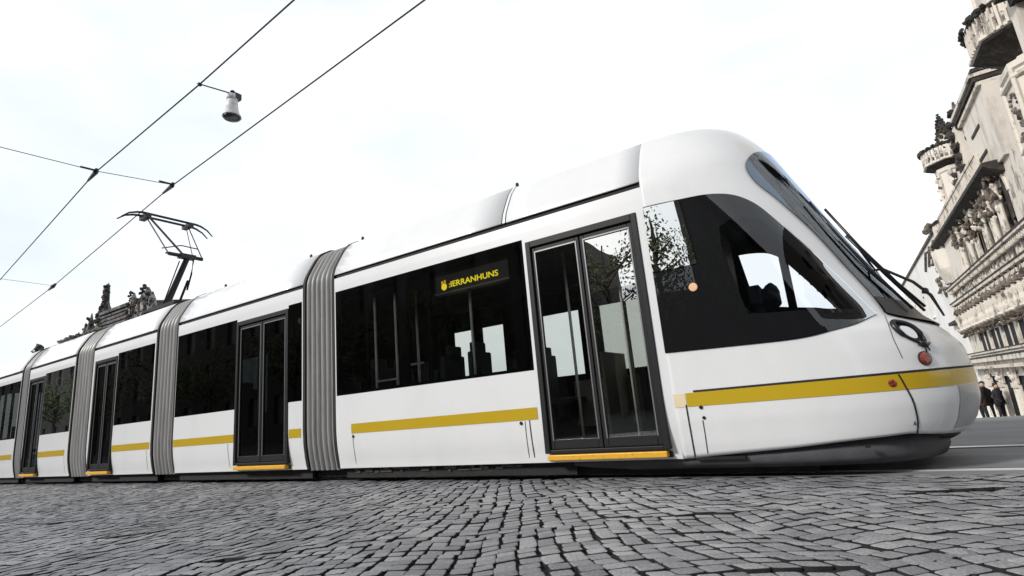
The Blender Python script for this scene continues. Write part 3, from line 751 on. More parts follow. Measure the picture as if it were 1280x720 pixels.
for u, z, r, m in ((-.914, .609, .016, 'black'), (-.91, .52, .014, 'black'), (-.393, .674, .028, 'red')):
    for sgn in (1, -1):
        p = cabu(u * sgn, z); n_ = cabn(u * sgn, z); mb = MB()
        mb.tube([p - n_ * .005, p + n_ * .008, p + n_ * .013], [r, r, r * .6], 12); mb.build('marker', M[m], cab)
# headlamp cluster: black ring, clear lens, red rear lamp below
for sgn in (-1, 1):
    def S(t, z, o): return cabu(sgn * (1 - t), z) + cabn(sgn * (1 - t), z) * o
    hl = empty('headlight'); hl.parent = cab
    lens = [(.716, 1.095), (.738, 1.085), (.742, 1.04), (.730, .985), (.714, .99), (.704, 1.03), (.704, 1.07)]
    lo = [(-sgn * 0 + (sgn * (1 - t)), z) for t, z in smooth_poly(lens, 2)]
    patch('headlight_lens', lo, M['lens'], hl, .014)
    patch('headlight_housing', [(sgn * (1 - t), z) for t, z in smooth_poly([(.712, 1.135), (.735, 1.125), (.752, 1.10), (.752, 1.03), (.744, .955), (.725, .945), (.712, .975), (.696, 1.02), (.694, 1.08)], 2)], M['frame'], hl, .008)
    rg = smooth_poly([(.712, 1.135), (.735, 1.125), (.752, 1.10), (.752, 1.03), (.744, .955), (.725, .945), (.712, .975), (.696, 1.02), (.694, 1.08)], 2)
    RG = [(sgn * (1 - t), z) for t, z in rg]
    mb = MB(); pts = [cabu(u, z) + cabn(u, z) * .012 for u, z in RG]; mb.tube(pts + [pts[0]], [.020 if p.z > 1.02 else .012 for p in pts] + [.02], 8); mb.build('headlight_ring', M['black'], hl, smooth=True)
    mb = MB(); mb.tube([S(.730, .975, .014), S(.722, .945, .016), S(.732, .925, .014), S(.752, .945, .012)], [.024, .026, .018, .008], 8)
    mb.tube([S(.735, .93, .012), S(.738, .89, .012)], .006, 6); mb.tube([S(.728, .93, .012), S(.726, .88, .012)], .006, 6); mb.build('headlight_bracket', M['black'], hl, smooth=True)
    p = S(.716, .835, 0); n_ = cabn(sgn * (1 - .716), .835); mb = MB(); mb.tube([p - n_ * .01, p + n_ * .012, p + n_ * .022], [.048, .046, .03], 18); rlp = mb.build('rear_lamp', M['red'], hl)
    mb = MB(); mb.tube([p - n_ * .01, p + n_ * .010], [.056, .054], 18); mb.build('lamp_bezel', M['black'], hl)
# coupling hatch crease and towing eye under the nose
mb = MB(); mb.tube([(.30, 5.4, .27), (.58, 5.45, .25), (.66, 5.8, .24), (.68, 6.2, .24)], .04, 8); mb.build('tow_coupling', M['black'], cab, smooth=True)
# grey lower apron following the plan of the cab
mb = MB(); rows = []
for i in range(61):
    u = -1 + 2 * i / 60; a = cabu(u, .25); X = a.x
    k = Vector((a.x - max(0, a.x - .1) * .18, YC + (a.y - YC) * .955, 0)); zt = skirt(a.x) + .03
    if abs(u) > .999: pass
    rows.append([(k.x - .03, k.y, zt), (k.x - .02, k.y, .15), (k.x - .05, YC + (k.y - YC) * .97, .09)])
L = [[(x, YC - 1.09, .2), (x, YC - 1.09, .15), (x, YC - 1.08, zb)] for x, zb in ((-2.45, .135), (-2.3, .12), (-1.8, .09))]
F = [[(x, YC + 1.09, .2), (x, YC + 1.09, .15), (x, YC + 1.08, zb)] for x, zb in ((-1.8, .09), (-2.3, .12), (-2.45, .135))]
quadstrip(mb, L + rows + F); ap = mb.build('lower_apron', M['apron'], cab, smooth=True)
s_ = ap.modifiers.new('solid', 'SOLIDIFY'); s_.thickness = .03
mb = MB(); mb.box(-.0, .035, 4.872, 4.90, .22, .245); mb.build('apron_catch', M['black'], cab)
mb = MB(); mb.box(-1.25, -.85, 4.87, 4.90, .165, .19); mb.build('apron_catch', M['black'], cab)
mb = MB(); mb.box(-2.6, -.35, YC - .95, YC + .95, .03, .26); mb.build('underframe', M['under'], cab)
mb = MB(); mb.box(-1.36, .35, YC - 1.0, YC + 1.0, .36, .42); mb.build('floor', M['floor_in'], cab)
# cab interior: desk, seat, door pillar
mb = MB(); mb.add([(-.15, 5.15, .5), (.35, 5.15, .5), (.35, 6.85, .5), (-.15, 6.85, .5), (-.15, 5.15, 1.12), (.30, 5.15, 1.2), (.30, 6.85, 1.2), (-.15, 6.85, 1.12)], [(0, 3, 2, 1), (4, 5, 6, 7), (0, 1, 5, 4), (1, 2, 6, 5), (2, 3, 7, 6), (3, 0, 4, 7)])
mb.obox((-.02, 5.7, 1.22), .06, .34, .22); mb.obox((-.02, 6.3, 1.24), .06, .3, .26); mb.build('driver_desk', M['interior'], cab, bevel=.02)
mb = MB(); mb.box(-.82, -.40, 5.78, 6.22, .85, .95); mb.obox((-.80, 6.0, 1.22), .12, .46, .62); mb.box(-.68, -.55, 5.93, 6.07, .42, .85)
mb.obox((-.66, 6.0, 1.66), .12, .28, .20); mb.box(-.70, -.60, 5.95, 6.05, 1.45, 1.58)
rn = random.Random(3)
mb.lump((-.56, 6.0, 1.60), .17, rn, (1.1, .8, .9)); mb.lump((-.50, 6.0, 1.70), .09, rn); mb.build('driver_seat', M['seat'], cab, bevel=.015)
mb = MB(); mb.box(-.45, -.36, 7.08, 7.14, 1.1, 2.5); mb.build('cab_pillar', M['interior'], cab)
mb = MB(); mb.box(-1.0, -.95, 5.3, 7.0, .42, 2.55); mb.build('cab_partition', M['interior'], cab)
mb = MB(); mb.tube([(-.90, 4.98, 1.2), (-.88, 4.98, 1.5)], .035, 8); mb.build('drivers_jacket', M['teal'], cab)
mb = MB(); mb.box(-1.30, -.75, 4.95, 7.05, 2.56, 2.60); mb.box(-.75, -.45, 5.3, 6.7, 2.56, 2.60); mb.build('ceiling', M['interior'], cab)
mb = MB(); mb.lathe([(.038, 0), (.038, -.001), (.03, -.002)], (-1.02, 4.787, 1.655), 14, 'Y'); mb.build('interior_lamp', M['amber'], cab)
mb = MB(); mb.lathe([(.045, 0), (.04, -.01)], (-6.66, 4.86, 2.28), 12, 'Y'); mb.build('interior_lamp', M['amber'], S2)
# roof details
def roofstud(x, y=YC - .72): 
    z = 3.41; MB().lathe([(.022, -.02), (.022, .03), (.012, .045)], (x, y, z), 8).build('roof_stud', M['black'], tram)
for x in (-5.75, -6.95, -9.4, -3.0): roofstud(x)
mb = MB(); rn = random.Random(8)
for i in range(40):
    x = -17.0 + i * .06; mb.lump((x, YC - .72 + rn.uniform(-.08, .08), 3.42 + rn.uniform(0, .05)), rn.uniform(.03, .09), rn, (1.6, 1, .6))
mb.build('roof_cable', M['stone_dark'], tram)
mb = MB(); rn = random.Random(9)
for i in range(9): mb.lump((-18.2 + rn.uniform(-.15, .15), YC - .8, 3.30 + i * .02), .10, rn)
mb.build('roof_fitting', M['black'], tram)

# ---- pantograph
pg = empty('pantograph'); pg.parent = tram
mb = MB(); mb.box(-13.35, -11.9, YC - .42, YC - .36, 3.60, 3.66); mb.box(-13.35, -11.9, YC + .36, YC + .42, 3.60, 3.66)
for x in (-13.35, -12.6, -11.95): mb.box(x, x + .06, YC - .36, YC + .36, 3.6, 3.66)
for x in (-13.3, -11.95):
    for y in (YC - .39, YC + .39): mb.lathe([(.05, 3.46), (.08, 3.49), (.05, 3.51), (.08, 3.54), (.05, 3.56), (.05, 3.6)], (x, y, 0), 10)
mb.build('pantograph_base', M['frame'], pg)
mb = MB(); mb.tube([(-13.30, YC, 3.66), (-12.32, YC, 4.78)], [.075, .06], 10); mb.build('lower_arm', M['black'], pg)
mb = MB(); mb.tube([(-13.1, YC - .14, 3.66), (-12.45, YC - .10, 4.72)], .014, 6); mb.tube([(-13.0, YC + .14, 3.66), (-12.5, YC + .13, 4.3)], .03, 6)
mb.tube([(-12.3, YC + .13, 4.74), (-12.42, YC + .16, 4.45), (-12.62, YC + .18, 4.1)], .02, 6); mb.build('control_rod', M['frame'], pg)
mb = MB(); mb.tube([(-12.28, YC - .42, 4.80), (-12.28, YC + .32, 4.80)], .045, 8); mb.obox((-12.30, YC - .02, 4.80), .16, .34, .10); mb.tube([(-12.28, YC - .48, 4.80), (-12.28, YC - .42, 4.80)], .02, 6)
mb.build('knee_bar', M['black'], pg)
mb = MB()
for a, b, r in (((-12.28, YC - .42, 4.80), (-13.30, YC - .50, 5.95), .016), ((-12.28, YC - .10, 4.82), (-13.30, YC - .44, 5.96), .024), ((-12.28, YC + .32, 4.80), (-13.28, YC + .46, 5.90), .014), ((-12.28, YC + .10, 4.82), (-13.28, YC + .40, 5.90), .010)): mb.tube([a, b], r, 6)
mb.tube([(-12.6, YC - .42, 5.0), (-12.62, YC, 5.16), (-12.6, YC + .36, 5.14)], .014, 6)
mb.build('upper_arm', M['black'], pg)
hd = MB()
for dx in (-.12, .12):
    hd.tube([(-13.32 + dx, YC + y, 5.985 - z) for y, z in ((-1.02, .20), (-.88, .08), (-.72, .02), (-.6, 0), (.6, 0), (.72, .02), (.88, .09), (1.02, .22))], [.014, .02, .026, .03, .03, .026, .02, .014], 8)
hd.obox((-13.32, YC - .5, 5.93), .34, .12, .12); hd.obox((-13.32, YC + .46, 5.93), .34, .12, .10)
hd.build('collector_head', M['black'], pg)

# ================================================================ overhead line
def wire(name, pts, r, label, cat, group=None):
    c = Vector(pts[len(pts) // 2]); o = MB().tube(pts, r, 6).build(name, M['wire']); tag(o, label, cat, group); return o
wr = wire('contact_wire', [(30, 2.2, 6.1), (6, 3.9, 6.02), (-3.70, 4.55, 6.0), (-6.62, 4.78, 6.0), (-11.35, 5.15, 6.0), (-12.9, 5.32, 5.985), (-21.5, 6.34, 6.0), (-30, 7.22, 6.05), (-80, 11.5, 6.1)], .012,
     'overhead wire touching the pantograph, the lower right of the two contact wires', 'overhead wire', 'contact wires over the street')
wire('contact_wire', [(30, 1.9, 6.1), (6, 2.9, 6.02), (-4.98, 3.54, 6.0), (-7.51, 3.71, 6.0), (-11.71, 3.92, 6.0), (-15.49, 4.35, 6.0), (-21.48, 5.03, 6.0), (-50, 7.6, 6.05), (-90, 11, 6.1)], .012,
     'overhead wire carrying the lamp bracket, the upper left of the two contact wires', 'overhead wire', 'contact wires over the street')
sw = wire('span_wire', [(-11.0, -15.0, 6.55), (-11.85, 2.56, 6.04), (-11.71, 3.92, 6.02), (-11.35, 5.15, 6.02)], .007,
     'thin cross span cable tying the two contact wires together above the pantograph', 'span cable')
mb = MB()
for (x, y), d in (((-11.71, 3.92), (-.5, .05)), ((-11.35, 5.15), (-.5, .05))):
    mb.tube([(x - .02, y - .25, 6.03), (x, y, 6.03)], .02, 6); mb.tube([(x + .06, y - .01, 6.04), (x, y, 6.0), (x - .5, y + .05, 5.99)], [.03, .045, .02], 8)
mb.build('wire_clamp', M['black'], sw)
s2 = wire('span_wire', [(-24.0, -15.0, 6.5), (-21.48, 5.03, 6.04), (-21.5, 6.34, 6.02)], .006,
     'far thin cross span cable tying the contact wires low at the left picture edge', 'span cable')
mb = MB(); mb.tube([(-21.3, 6.34, 6.04), (-21.5, 6.34, 6.0), (-22.1, 6.4, 5.99)], [.03, .06, .02], 8); mb.build('wire_clamp', M['black'], s2)

lp = empty('hanging_street_lamp', (-7.51, 3.71, 6.0)); tag(lp, 'grey bell shaped street lamp hanging from a short bracket on the overhead wire', 'street lamp')
def lcl(mb): mb.v = [(x + 7.51, y - 3.71, z - 6.0) for x, y, z in mb.v]; return mb
A = Vector((-7.51, 3.71, 6.0)); B = Vector((-7.33, 4.25, 6.0))
lcl(MB().tube([A, A + (B - A) * .7 + Vector((0, 0, -.01)), B], .010, 6).lump(tuple(A), .035, random.Random(1))).build('bracket', M['wire'], lp)
LX, LY = -7.40, 4.16
lcl(MB().lathe([(.02, 6.07), (.04, 6.05), (.02, 6.03), (.012, 6.02)], (LX, LY, 0), 10).obox((LX + .04, LY + .05, 5.96), .09, .10, .10)).build('lamp_fitting', M['black'], lp)
lcl(MB().lathe([(.07, 5.99), (.085, 5.97), (.085, 5.90), (.075, 5.895), (.08, 5.88), (.088, 5.78), (.105, 5.68), (.135, 5.62), (.14, 5.60)], (LX, LY, 0), 24)).build('lamp_shade', M['lampw'], lp, smooth=True)
lcl(MB().lathe([(.132, 5.597), (.12, 5.575), (.06, 5.56)], (LX, LY, 0), 24)).build('lamp_glass', M['lampglass'], lp, smooth=True)

# ================================================================ buildings
def wall_open(u0, u1, z0, z1, holes, fn, depth=.3, zs_extra=()):
    """wall in the plane fn(u, z, d) (d = metres into the wall) with rectangular openings and reveals; returns (wall MB)"""
    us = sorted(set([u0, u1] + [v for h in holes for v in h[:2]])); zs = sorted(set([z0, z1] + [v for h in holes for v in h[2:]]))
    mb = MB()
    for a, b in zip(us, us[1:]):
        for c, d in zip(zs, zs[1:]):
            cu, cz = (a + b) / 2, (c + d) / 2
            if any(h[0] < cu < h[1] and h[2] < cz < h[3] for h in holes): continue
            mb.add([fn(a, c, 0), fn(b, c, 0), fn(b, d, 0), fn(a, d, 0)], [(0, 1, 2, 3)])
    for a, b, c, d in holes:
        mb.add([fn(a, c, 0), fn(b, c, 0), fn(b, d, 0), fn(a, d, 0), fn(a, c, depth), fn(b, c, depth), fn(b, d, depth), fn(a, d, depth)], [(0, 1, 5, 4), (1, 2, 6, 5), (2, 3, 7, 6), (3, 0, 4, 7)])
    return mb
FX = 5.0
def fF(y, z, d): return (FX + d, y, z)

hall = empty('gothic_building', (9, 24, -1.7))
tag(hall, 'ornate cream stone gothic building with turrets and balconies at the right edge', 'building')
rn = random.Random(21)
def hb(mb, name, m, parent=hall, **k): return mb.build(name, M[m], parent, **k)
# main wall planes
Y0, Y1 = 13.0, 31.8
bays = [14.6 + 2.05 * i for i in range(9)]
holes = []
for i, y in enumerate(bays):
    if y + .8 > Y1 - .4: continue
    holes.append((y - .74, y + .74, -1.45, .30)); holes.append((y - .86, y + .86, 1.36, 2.10))
up = []
for i, y in enumerate(bays):
    if y < 26.0 and not (16.2 < y < 20.5): up.append((y - .42, y + .42, 4.7, 6.0))
hw = hb(wall_open(Y0, Y1, -2.2, 6.5, holes + up, fF, .07), 'wall', 'stone')
# side and back walls, roof
mb = MB(); mb.add([(FX, Y1, -2.2), (16, Y1, -2.2), (16, Y1, 6.5), (FX, Y1, 6.5), (FX, Y0, -2.2), (16, Y0, -2.2), (16, Y0, 6.5), (FX, Y0, 6.5)], [(0, 1, 2, 3), (4, 5, 6, 7), (1, 5, 6, 2)])
hb(mb, 'wall', 'stone_plain')
mb = MB(); mb.add([(FX + .3, Y0, 6.5), (FX + .3, Y1, 6.5), (16, Y1, 6.5), (16, Y0, 6.5), (9.5, 16, 7.6), (9.5, 29.5, 7.6)], [(0, 1, 5, 4), (1, 2, 5), (2, 3, 4, 5), (3, 0, 4)]); hb(mb, 'roof', 'roof_dark')
for (a, b, c, d) in holes + up:
    mb = MB(); mb.add([(FX + .065, a, c), (FX + .065, b, c), (FX + .065, b, d), (FX + .065, a, d)], [(0, 1, 2, 3)])
    wnd = mb.build('doorway' if c < 0 else 'window', M['window_dark'], hall)
    if c > 0:
        mb = MB(); mb.box(FX + .03, FX + .06, (a + b) / 2 - .035, (a + b) / 2 + .035, c, d)
        if d - c > 1: mb.box(FX + .03, FX + .06, a, b, c + (d - c) * .6, c + (d - c) * .6 + .05)
        mb.build('mullion', M['stone'], wnd)
# arch heads over the doorways and the windows above
def arch_band(mb, y, z, r, t, x=FX - .04, dep=.06, pointed=False, n=9):
    pts = []
    for k in range(n + 1):
        a = math.pi * k / n; rr = 1.0
        zz = math.sin(a) * r * (1.35 if pointed else .8); pts.append((y + math.cos(a) * r, z + zz, a))
    for p, q in zip(pts, pts[1:]):
        def o(pt): return (y + (pt[0] - y) * (1 + t / r), z + (pt[1] - z) * (1 + t / r))
        P = [(p[0], p[1]), (q[0], q[1]), o(q), o(p)]
        mb.add([(x, *c) for c in P] + [(x + dep, *c) for c in P], [(0, 1, 2, 3), (7, 6, 5, 4), (0, 4, 5, 1), (1, 5, 6, 2), (2, 6, 7, 3), (3, 7, 4, 0)])
for y in bays:
    if y < Y1 - 1.2: mb = MB(); arch_band(mb, y, .02, .66, .16); hb(mb, 'arch_moulding', 'stone')
for (a, b, c, d) in up: mb = MB(); arch_band(mb, (a + b) / 2, d - .3, .46, .12, pointed=True); hb(mb, 'arch_moulding', 'stone')
# piers between the doorways, columns with capitals
for i, y in enumerate(bays):
    yy = y + 1.02
    if yy > Y1: continue
    mb = MB(); mb.box(FX - .06, FX + .02, yy - .2, yy + .2, -2.2, .55); mb.box(FX - .11, FX + .02, yy - .24, yy + .24, -2.2, -1.25); mb.box(FX - .12, FX + .02, yy - .25, yy + .25, -.12, .06)
    for s in (-1, 1): mb.lathe([(.05, -1.25), (.04, -.12)], (FX - .06, yy + s * .14, 0), 8)
    for k in range(7): mb.lump((FX - .09, yy + rn.uniform(-.2, .2), .10 + rn.uniform(0, .4)), rn.uniform(.05, .09), rn)
    hb(mb, 'pier', 'stone')
mb = MB()      # street steps in front
mb.box(FX - 1.4, FX, 20, Y1, -2.3, -1.62); mb.box(FX - 1.0, FX, 20, Y1, -1.62, -1.46); hb(mb, 'steps', 'pale_stone')
# cornices
def cornice(z, zt, proj, dark=.06, y0=Y0, y1=Y1 + .1, nm='cornice'):
    mb = MB(); mb.box(FX - proj * .55, FX + .02, y0, y1, z, (z + zt) / 2); mb.box(FX - proj, FX + .02, y0, y1 + .1, (z + zt) / 2, zt)
    y = y0
    while y < y1: mb.box(FX - proj * .85, FX, y, y + .09, z - .1, z + .02); y += .22
    hb(mb, nm, 'stone')
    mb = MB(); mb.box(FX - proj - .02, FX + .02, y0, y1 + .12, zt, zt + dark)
    hb(mb, 'cornice_capping', 'soot_shade')
cornice(.72, 1.05, .38); cornice(1.14, 1.30, .22, .03); cornice(3.45, 3.66, .32, .05); cornice(4.22, 4.38, .34, .05)
# parapet relief between 3.7 and 4.2
mb = MB(); y = Y0
while y < Y1:
    mb.box(FX - .12, FX + .02, y, y + .05, 3.71, 4.22)
    if rn.random() < .8: mb.lump((FX - .1, y + .16, 3.95 + rn.uniform(-.08, .08)), .10, rn, (.6, 1, 1.4))
    y += .3
hb(mb, 'frieze', 'stone')
# row of bracketed statues between window and cornice
def statue(y, z, h, m='stone', x=FX - .26):
    mb = MB(); mb.lathe([(.10, 0), (.16, .05), (.14, .10), (.08, .14)], (x, y, z - .2), 8)
    mb.lathe([(.10, -.06), (.12, h * .1), (.09, h * .35), (.12, h * .6), (.13, h * .72), (.05, h * .8), (.07, h * .9), (.03, h)], (x, y, z), 8)
    mb.lump((x + .06, y, z + h + .12), .16, rn, (1, 1, .6)); return mb
i = 0; y = Y1 - .45
while y > Y0:
    st = hb(statue(y, 2.52, .62), 'statue', 'stone')
    hb(MB().lathe([(.16, 0), (.14, .1), (.05, .28), (.02, .5)], (FX - .24, y, 3.12), 6).lump((FX - .24, y, 2.28), .13, rn).lump((FX - .2, y + .05, 2.12), .09, rn), 'canopy', 'stone_dark', parent=st)
    y -= .66; i += 1
mb = MB(); y = Y0
while y < Y1:          # slender ribs
    mb.box(FX - .10, FX + .02, y, y + .045, 2.15, 3.45); y += .22
hb(mb, 'rib', 'stone')
mb = MB(); y = Y0
while y < Y1:
    for k in range(2): mb.lump((FX - .09, y + rn.uniform(0, .2), rn.choice([2.2, 2.4, 3.2, 3.35]) + rn.uniform(-.08, .08)), rn.uniform(.04, .09), rn)
    y += .2
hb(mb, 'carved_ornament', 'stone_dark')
# upper storey: clustered shafts, canopies, crusty carving
for yc in (21.0, 22.1, 23.3, 24.7, 26.0, 27.4, 31.2):
    mb = MB()
    for dy in (-.16, 0, .16): mb.lathe([(.07, 4.4), (.055, 4.5), (.055, 5.9), (.09, 6.0)], (FX - .14, yc + dy, 0), 8)
    sc = hb(mb, 'clustered_shaft', 'stone', smooth=False)
    mb = MB()
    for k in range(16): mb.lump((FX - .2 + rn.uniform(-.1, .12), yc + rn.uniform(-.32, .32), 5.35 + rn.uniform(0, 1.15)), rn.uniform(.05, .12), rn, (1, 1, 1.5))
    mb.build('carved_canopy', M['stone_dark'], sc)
    mb = MB()
    for k in range(14): mb.lump((FX - .16 + rn.uniform(-.06, .06), yc + rn.uniform(-.36, .36), 5.2 + rn.uniform(0, 1.25)), rn.uniform(.05, .11), rn, (1, 1, 1.3))
    mb.build('carved_figures', M['stone'], sc)
mb = MB()          # flat dark panels painted as niche shade between the shafts
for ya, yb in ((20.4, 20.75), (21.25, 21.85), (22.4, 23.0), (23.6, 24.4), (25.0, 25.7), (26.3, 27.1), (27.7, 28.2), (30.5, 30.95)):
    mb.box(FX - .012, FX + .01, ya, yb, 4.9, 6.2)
hb(mb, 'niche_shade', 'soot_shade')
# balustrade with dark overhanging soffit
def balustrade(ya, yb, x, z0, z1, name='balustrade', step=.17):
    mb = MB(); mb.box(x - .05, x + .08, ya, yb, z1 - .09, z1); mb.box(x - .05, x + .08, ya, yb, z0, z0 + .08); y = ya
    while y < yb:
        mb.box(x - .03, x + .05, y, y + .05, z0 + .08, z1 - .09); 
        mb.box(x - .015, x + .035, y + .05, y + step, (z0 + z1) / 2 - .02, (z0 + z1) / 2 + .03); y += step
    return hb(mb, name, 'stone')
mb = MB(); mb.add([(FX - .47, 20, 6.62), (FX - .47, Y1, 6.62), (FX, Y1, 6.62), (FX, 20, 6.62), (FX - .47, 20, 6.50), (FX - .47, Y1, 6.50), (FX, Y1, 6.22), (FX, 20, 6.22)], [(0, 1, 2, 3), (4, 7, 6, 5), (0, 4, 5, 1), (1, 5, 6, 2), (2, 6, 7, 3), (3, 7, 4, 0)]); hb(mb, 'soffit', 'soot_shade')
balustrade(20.5, 28.4, FX - .42, 6.62, 7.15)
mb = MB()
for k in range(40): mb.lump((FX - .38, rn.uniform(20.6, 28.3), 6.72 + rn.uniform(0, .45)), rn.uniform(.03, .07), rn)
hb(mb, 'carved_ornament', 'stone_dark')
# corner bartizan
def ringrail(cx, cy, r, z0, z1, n=8, name='balcony', par=hall, under=.5):
    mb = MB(); mb.lathe([(r, z0), (r + .06, z0 + .02), (r + .06, z0 + .10), (r, z0 + .11)], (cx, cy, 0), n, rot=.39); 
    bo = mb.build(name, M['stone'], par)
    mb = MB(); a = 0
    cnt = int(2 * math.pi * r / .16)
    for k in range(cnt):
        a = 2 * math.pi * k / cnt; rr = r * .97
        mb.obox((cx + rr * math.cos(a), cy + rr * math.sin(a), (z0 + z1) / 2), .06, .06, z1 - z0 - .06, a)
        if k % 2: mb.obox((cx + rr * math.cos(a), cy + rr * math.sin(a), (z0 + z1) / 2 + .05), .05, .2, .10, a)
    mb.build('balcony_rail', M['stone'], bo)
    mb = MB(); 
    for k in range(n):
        a0, a1 = 2 * math.pi * k / n + .39, 2 * math.pi * (k + 1) / n + .39
        mb.tube([(cx + (r + .04) * math.cos(a0), cy + (r + .04) * math.sin(a0), z1), (cx + (r + .04) * math.cos(a1), cy + (r + .04) * math.sin(a1), z1)], .07, 6)
    for k in range(int(n * 5)):
        a = rn.uniform(0, 6.28); mb.lump((cx + (r + .04) * math.cos(a), cy + (r + .04) * math.sin(a), z1 + .03), .07, rn)
    mb.build('balcony_coping', M['soot_shade'], bo)
    mb = MB(); mb.lathe([(r * .5, z0 - under), (r * .62, z0 - under * .7), (r * .8, z0 - under * .4), (r * .98, z0 - under * .1), (r, z0)], (cx, cy, 0), n, rot=.39); mb.build('corbel', M['soot_shade'], bo)
    mb = MB(); mb.lathe([(r * .5, z0 - under - .5), (r * .55, z0 - under - .45), (r * .55, z0 - under - .1), (r * .62, z0 - under - .05), (r * .62, z0 - under)], (cx, cy, 0), n, rot=.39); mb.build('corbel_base', M['stone'], bo)
    # floor of the balcony
    return bo
ringrail(FX + .85, 31.2, 1.15, 6.75, 7.45, 10, under=.65)
mb = MB(); mb.lathe([(.5, 4.6), (.72, 5.3), (.75, 6.2)], (FX + .15, 31.3, 0), 10); hb(mb, 'corner_shaft', 'stone_plain')
mb = MB()
for k in range(26): mb.lump((FX - .3 + rn.uniform(-.3, .2), 31.7 + rn.uniform(-.5, .4), 4.7 + rn.uniform(0, 2.0)), rn.uniform(.07, .16), rn)
hb(mb, 'carved_ornament', 'stone_dark')
# plain pale panel
mb = MB(); mb.box(FX - .16, FX + .02, 28.3, 30.4, 4.45, 6.4); hb(mb, 'plain_panel', 'stone_plain')
# small octagonal turret
tb = MB().lathe([(.62, 6.6), (.62, 7.0), (.56, 7.1), (.56, 8.55), (.62, 8.6), (.62, 8.75)], (FX + .25, 27.0, 0), 8, rot=.39).build('turret', M['stone_plain'], hall)
mb = MB()
for k in range(8):
    a = 2 * math.pi * k / 8 + .39
    mb.obox((FX + .25 + .57 * math.cos(a), 27 + .57 * math.sin(a), 7.8), .1, .1, 1.6, a)
    for z in (7.2, 7.6, 8.0, 8.4): mb.lump((FX + .25 + .66 * math.cos(a), 27 + .66 * math.sin(a), z), .08, rn)
mb.build('turret_buttress', M['stone'], tb)
mb = MB()
for z in (7.05, 7.45, 7.9): mb.add([(FX - .1, 27.35, z - .05), (FX - .1, 27.35, z + .07), (FX - .15, 28.0, z + .04), (FX - .02, 27.35, z)], [(0, 1, 2), (0, 3, 2), (1, 3, 2), (0, 1, 3)])
mb.build('gargoyle', M['soot_shade'], tb)
ringrail(FX + .25, 27.0, .92, 8.95, 9.62, 8, par=hall, under=.3)
sp = MB().lathe([(.42, 9.1), (.40, 9.7), (.26, 10.0), (.12, 10.5), (.05, 10.9), (.02, 11.05)], (FX + .25, 27.0, 0), 8).build('spire', M['stone'], hall)
mb = MB()
for i, z in enumerate([9.6 + .13 * k for k in range(11)]):
    r = .36 - (z - 9.6) * .22
    for k in range(6): a = 2 * math.pi * (k + .5 * (i % 2)) / 6; mb.lump((FX + .25 + r * math.cos(a), 27 + r * math.sin(a), z), .085, rn)
mb.lump((FX + .25, 27, 11.05), .10, rn); mb.lump((FX + .25, 27, 11.18), .07, rn); mb.build('crocket', M['soot_shade'], sp)
# stair tower block behind the big turret
mb = MB(); mb.box(FX - .1, FX + 3, 19.3, 22.4, 6.5, 8.75); hb(mb, 'tower_block', 'stone_plain')
for k, (z, p) in enumerate(((8.75, .1), (8.9, .16), (9.05, .22), (9.2, .14))):
    mb = MB(); mb.box(FX - .1 - p, FX + 3, 19.3, 22.4 + p, z, z + .11); hb(mb, 'tower_cornice', 'stone' if k % 2 == 0 else 'soot_shade')
mb = MB(); mb.box(FX - .13, FX - .09, 20.6, 21.7, 7.95, 8.05); mb.box(FX - .13, FX - .09, 20.6, 21.6, 7.1, 7.2); hb(mb, 'drip_mould', 'soot_shade')
for yy, z0, z1 in ((22.9, 6.7, 9.75), (24.2, 6.7, 8.5)):
    pb = MB().box(FX - .25, FX + .15, yy - .2, yy + .2, z0, z1 - .8).build('pinnacle', M['stone'], hall)
    mb = MB()
    for k in range(34):
        z = z0 + .5 + k * .075; r = .26 * (1 - max(0, (z - z1 + .9)) * .7)
        a = rn.uniform(0, 6.28); mb.lump((FX - .05 + r * math.cos(a), yy + r * math.sin(a), z), rn.uniform(.08, .16), rn)
    mb.build('crocket', M['soot_shade'], pb)
    mb = MB(); mb.lathe([(.22, z1 - .8), (.12, z1 - .3), (.03, z1 + .15)], (FX - .05, yy, 0), 6); mb.build('pinnacle_tip', M['stone_dark'], pb)
# big octagonal turret
BT = (FX + .72, 16.4)
bt = MB().lathe([(1.25, -2.2), (1.25, 3.2), (1.17, 3.4), (1.17, 7.45), (1.24, 7.5), (1.24, 7.65)], (*BT, 0), 8, rot=.39).build('turret', M['stone_plain'], hall)
mb = MB()
for k in range(8):
    a = 2 * math.pi * k / 8 + .39
    mb.tube([(BT[0] + 1.19 * math.cos(a), BT[1] + 1.19 * math.sin(a), z) for z in (3.4, 7.5)], .06, 6)
for z in (4.3, 5.6, 7.25): mb.lathe([(1.22, z), (1.26, z + .03), (1.26, z + .10), (1.22, z + .13)], (*BT, 0), 8, rot=.39)
mb.build('turret_moulding', M['stone'], bt)
mb = MB()          # carved niches on the visible faces
for k in range(8):
    a = 2 * math.pi * (k + .5) / 8 + .39; ca, sa = math.cos(a), math.sin(a); r = 1.10
    for zt in (7.1,):
        for j in range(9):
            b = math.pi * j / 8; mb.lump((BT[0] + r * ca - sa * .26 * math.cos(b), BT[1] + r * sa + ca * .26 * math.cos(b), zt - .35 + .3 * math.sin(b)), .05, rn)
    for j in range(12): 
        o_ = rn.uniform(-.18, .18); mb.lump((BT[0] + r * ca - sa * o_, BT[1] + r * sa + ca * o_, 5.75 + rn.uniform(0, .95)), rn.uniform(.05, .10), rn, (1, 1, 1.4))
mb.build('carved_niche', M['stone_dark'], bt)
ringrail(*BT, 1.58, 8.35, 9.05, 8, under=.55)
ut = MB().lathe([(1.16, 8.4), (1.16, 14), (.8, 15), (.05, 18)], (BT[0], BT[1], 0), 8, rot=.39).build('turret_upper_stage', M['stone_plain'], hall)
mb = MB()
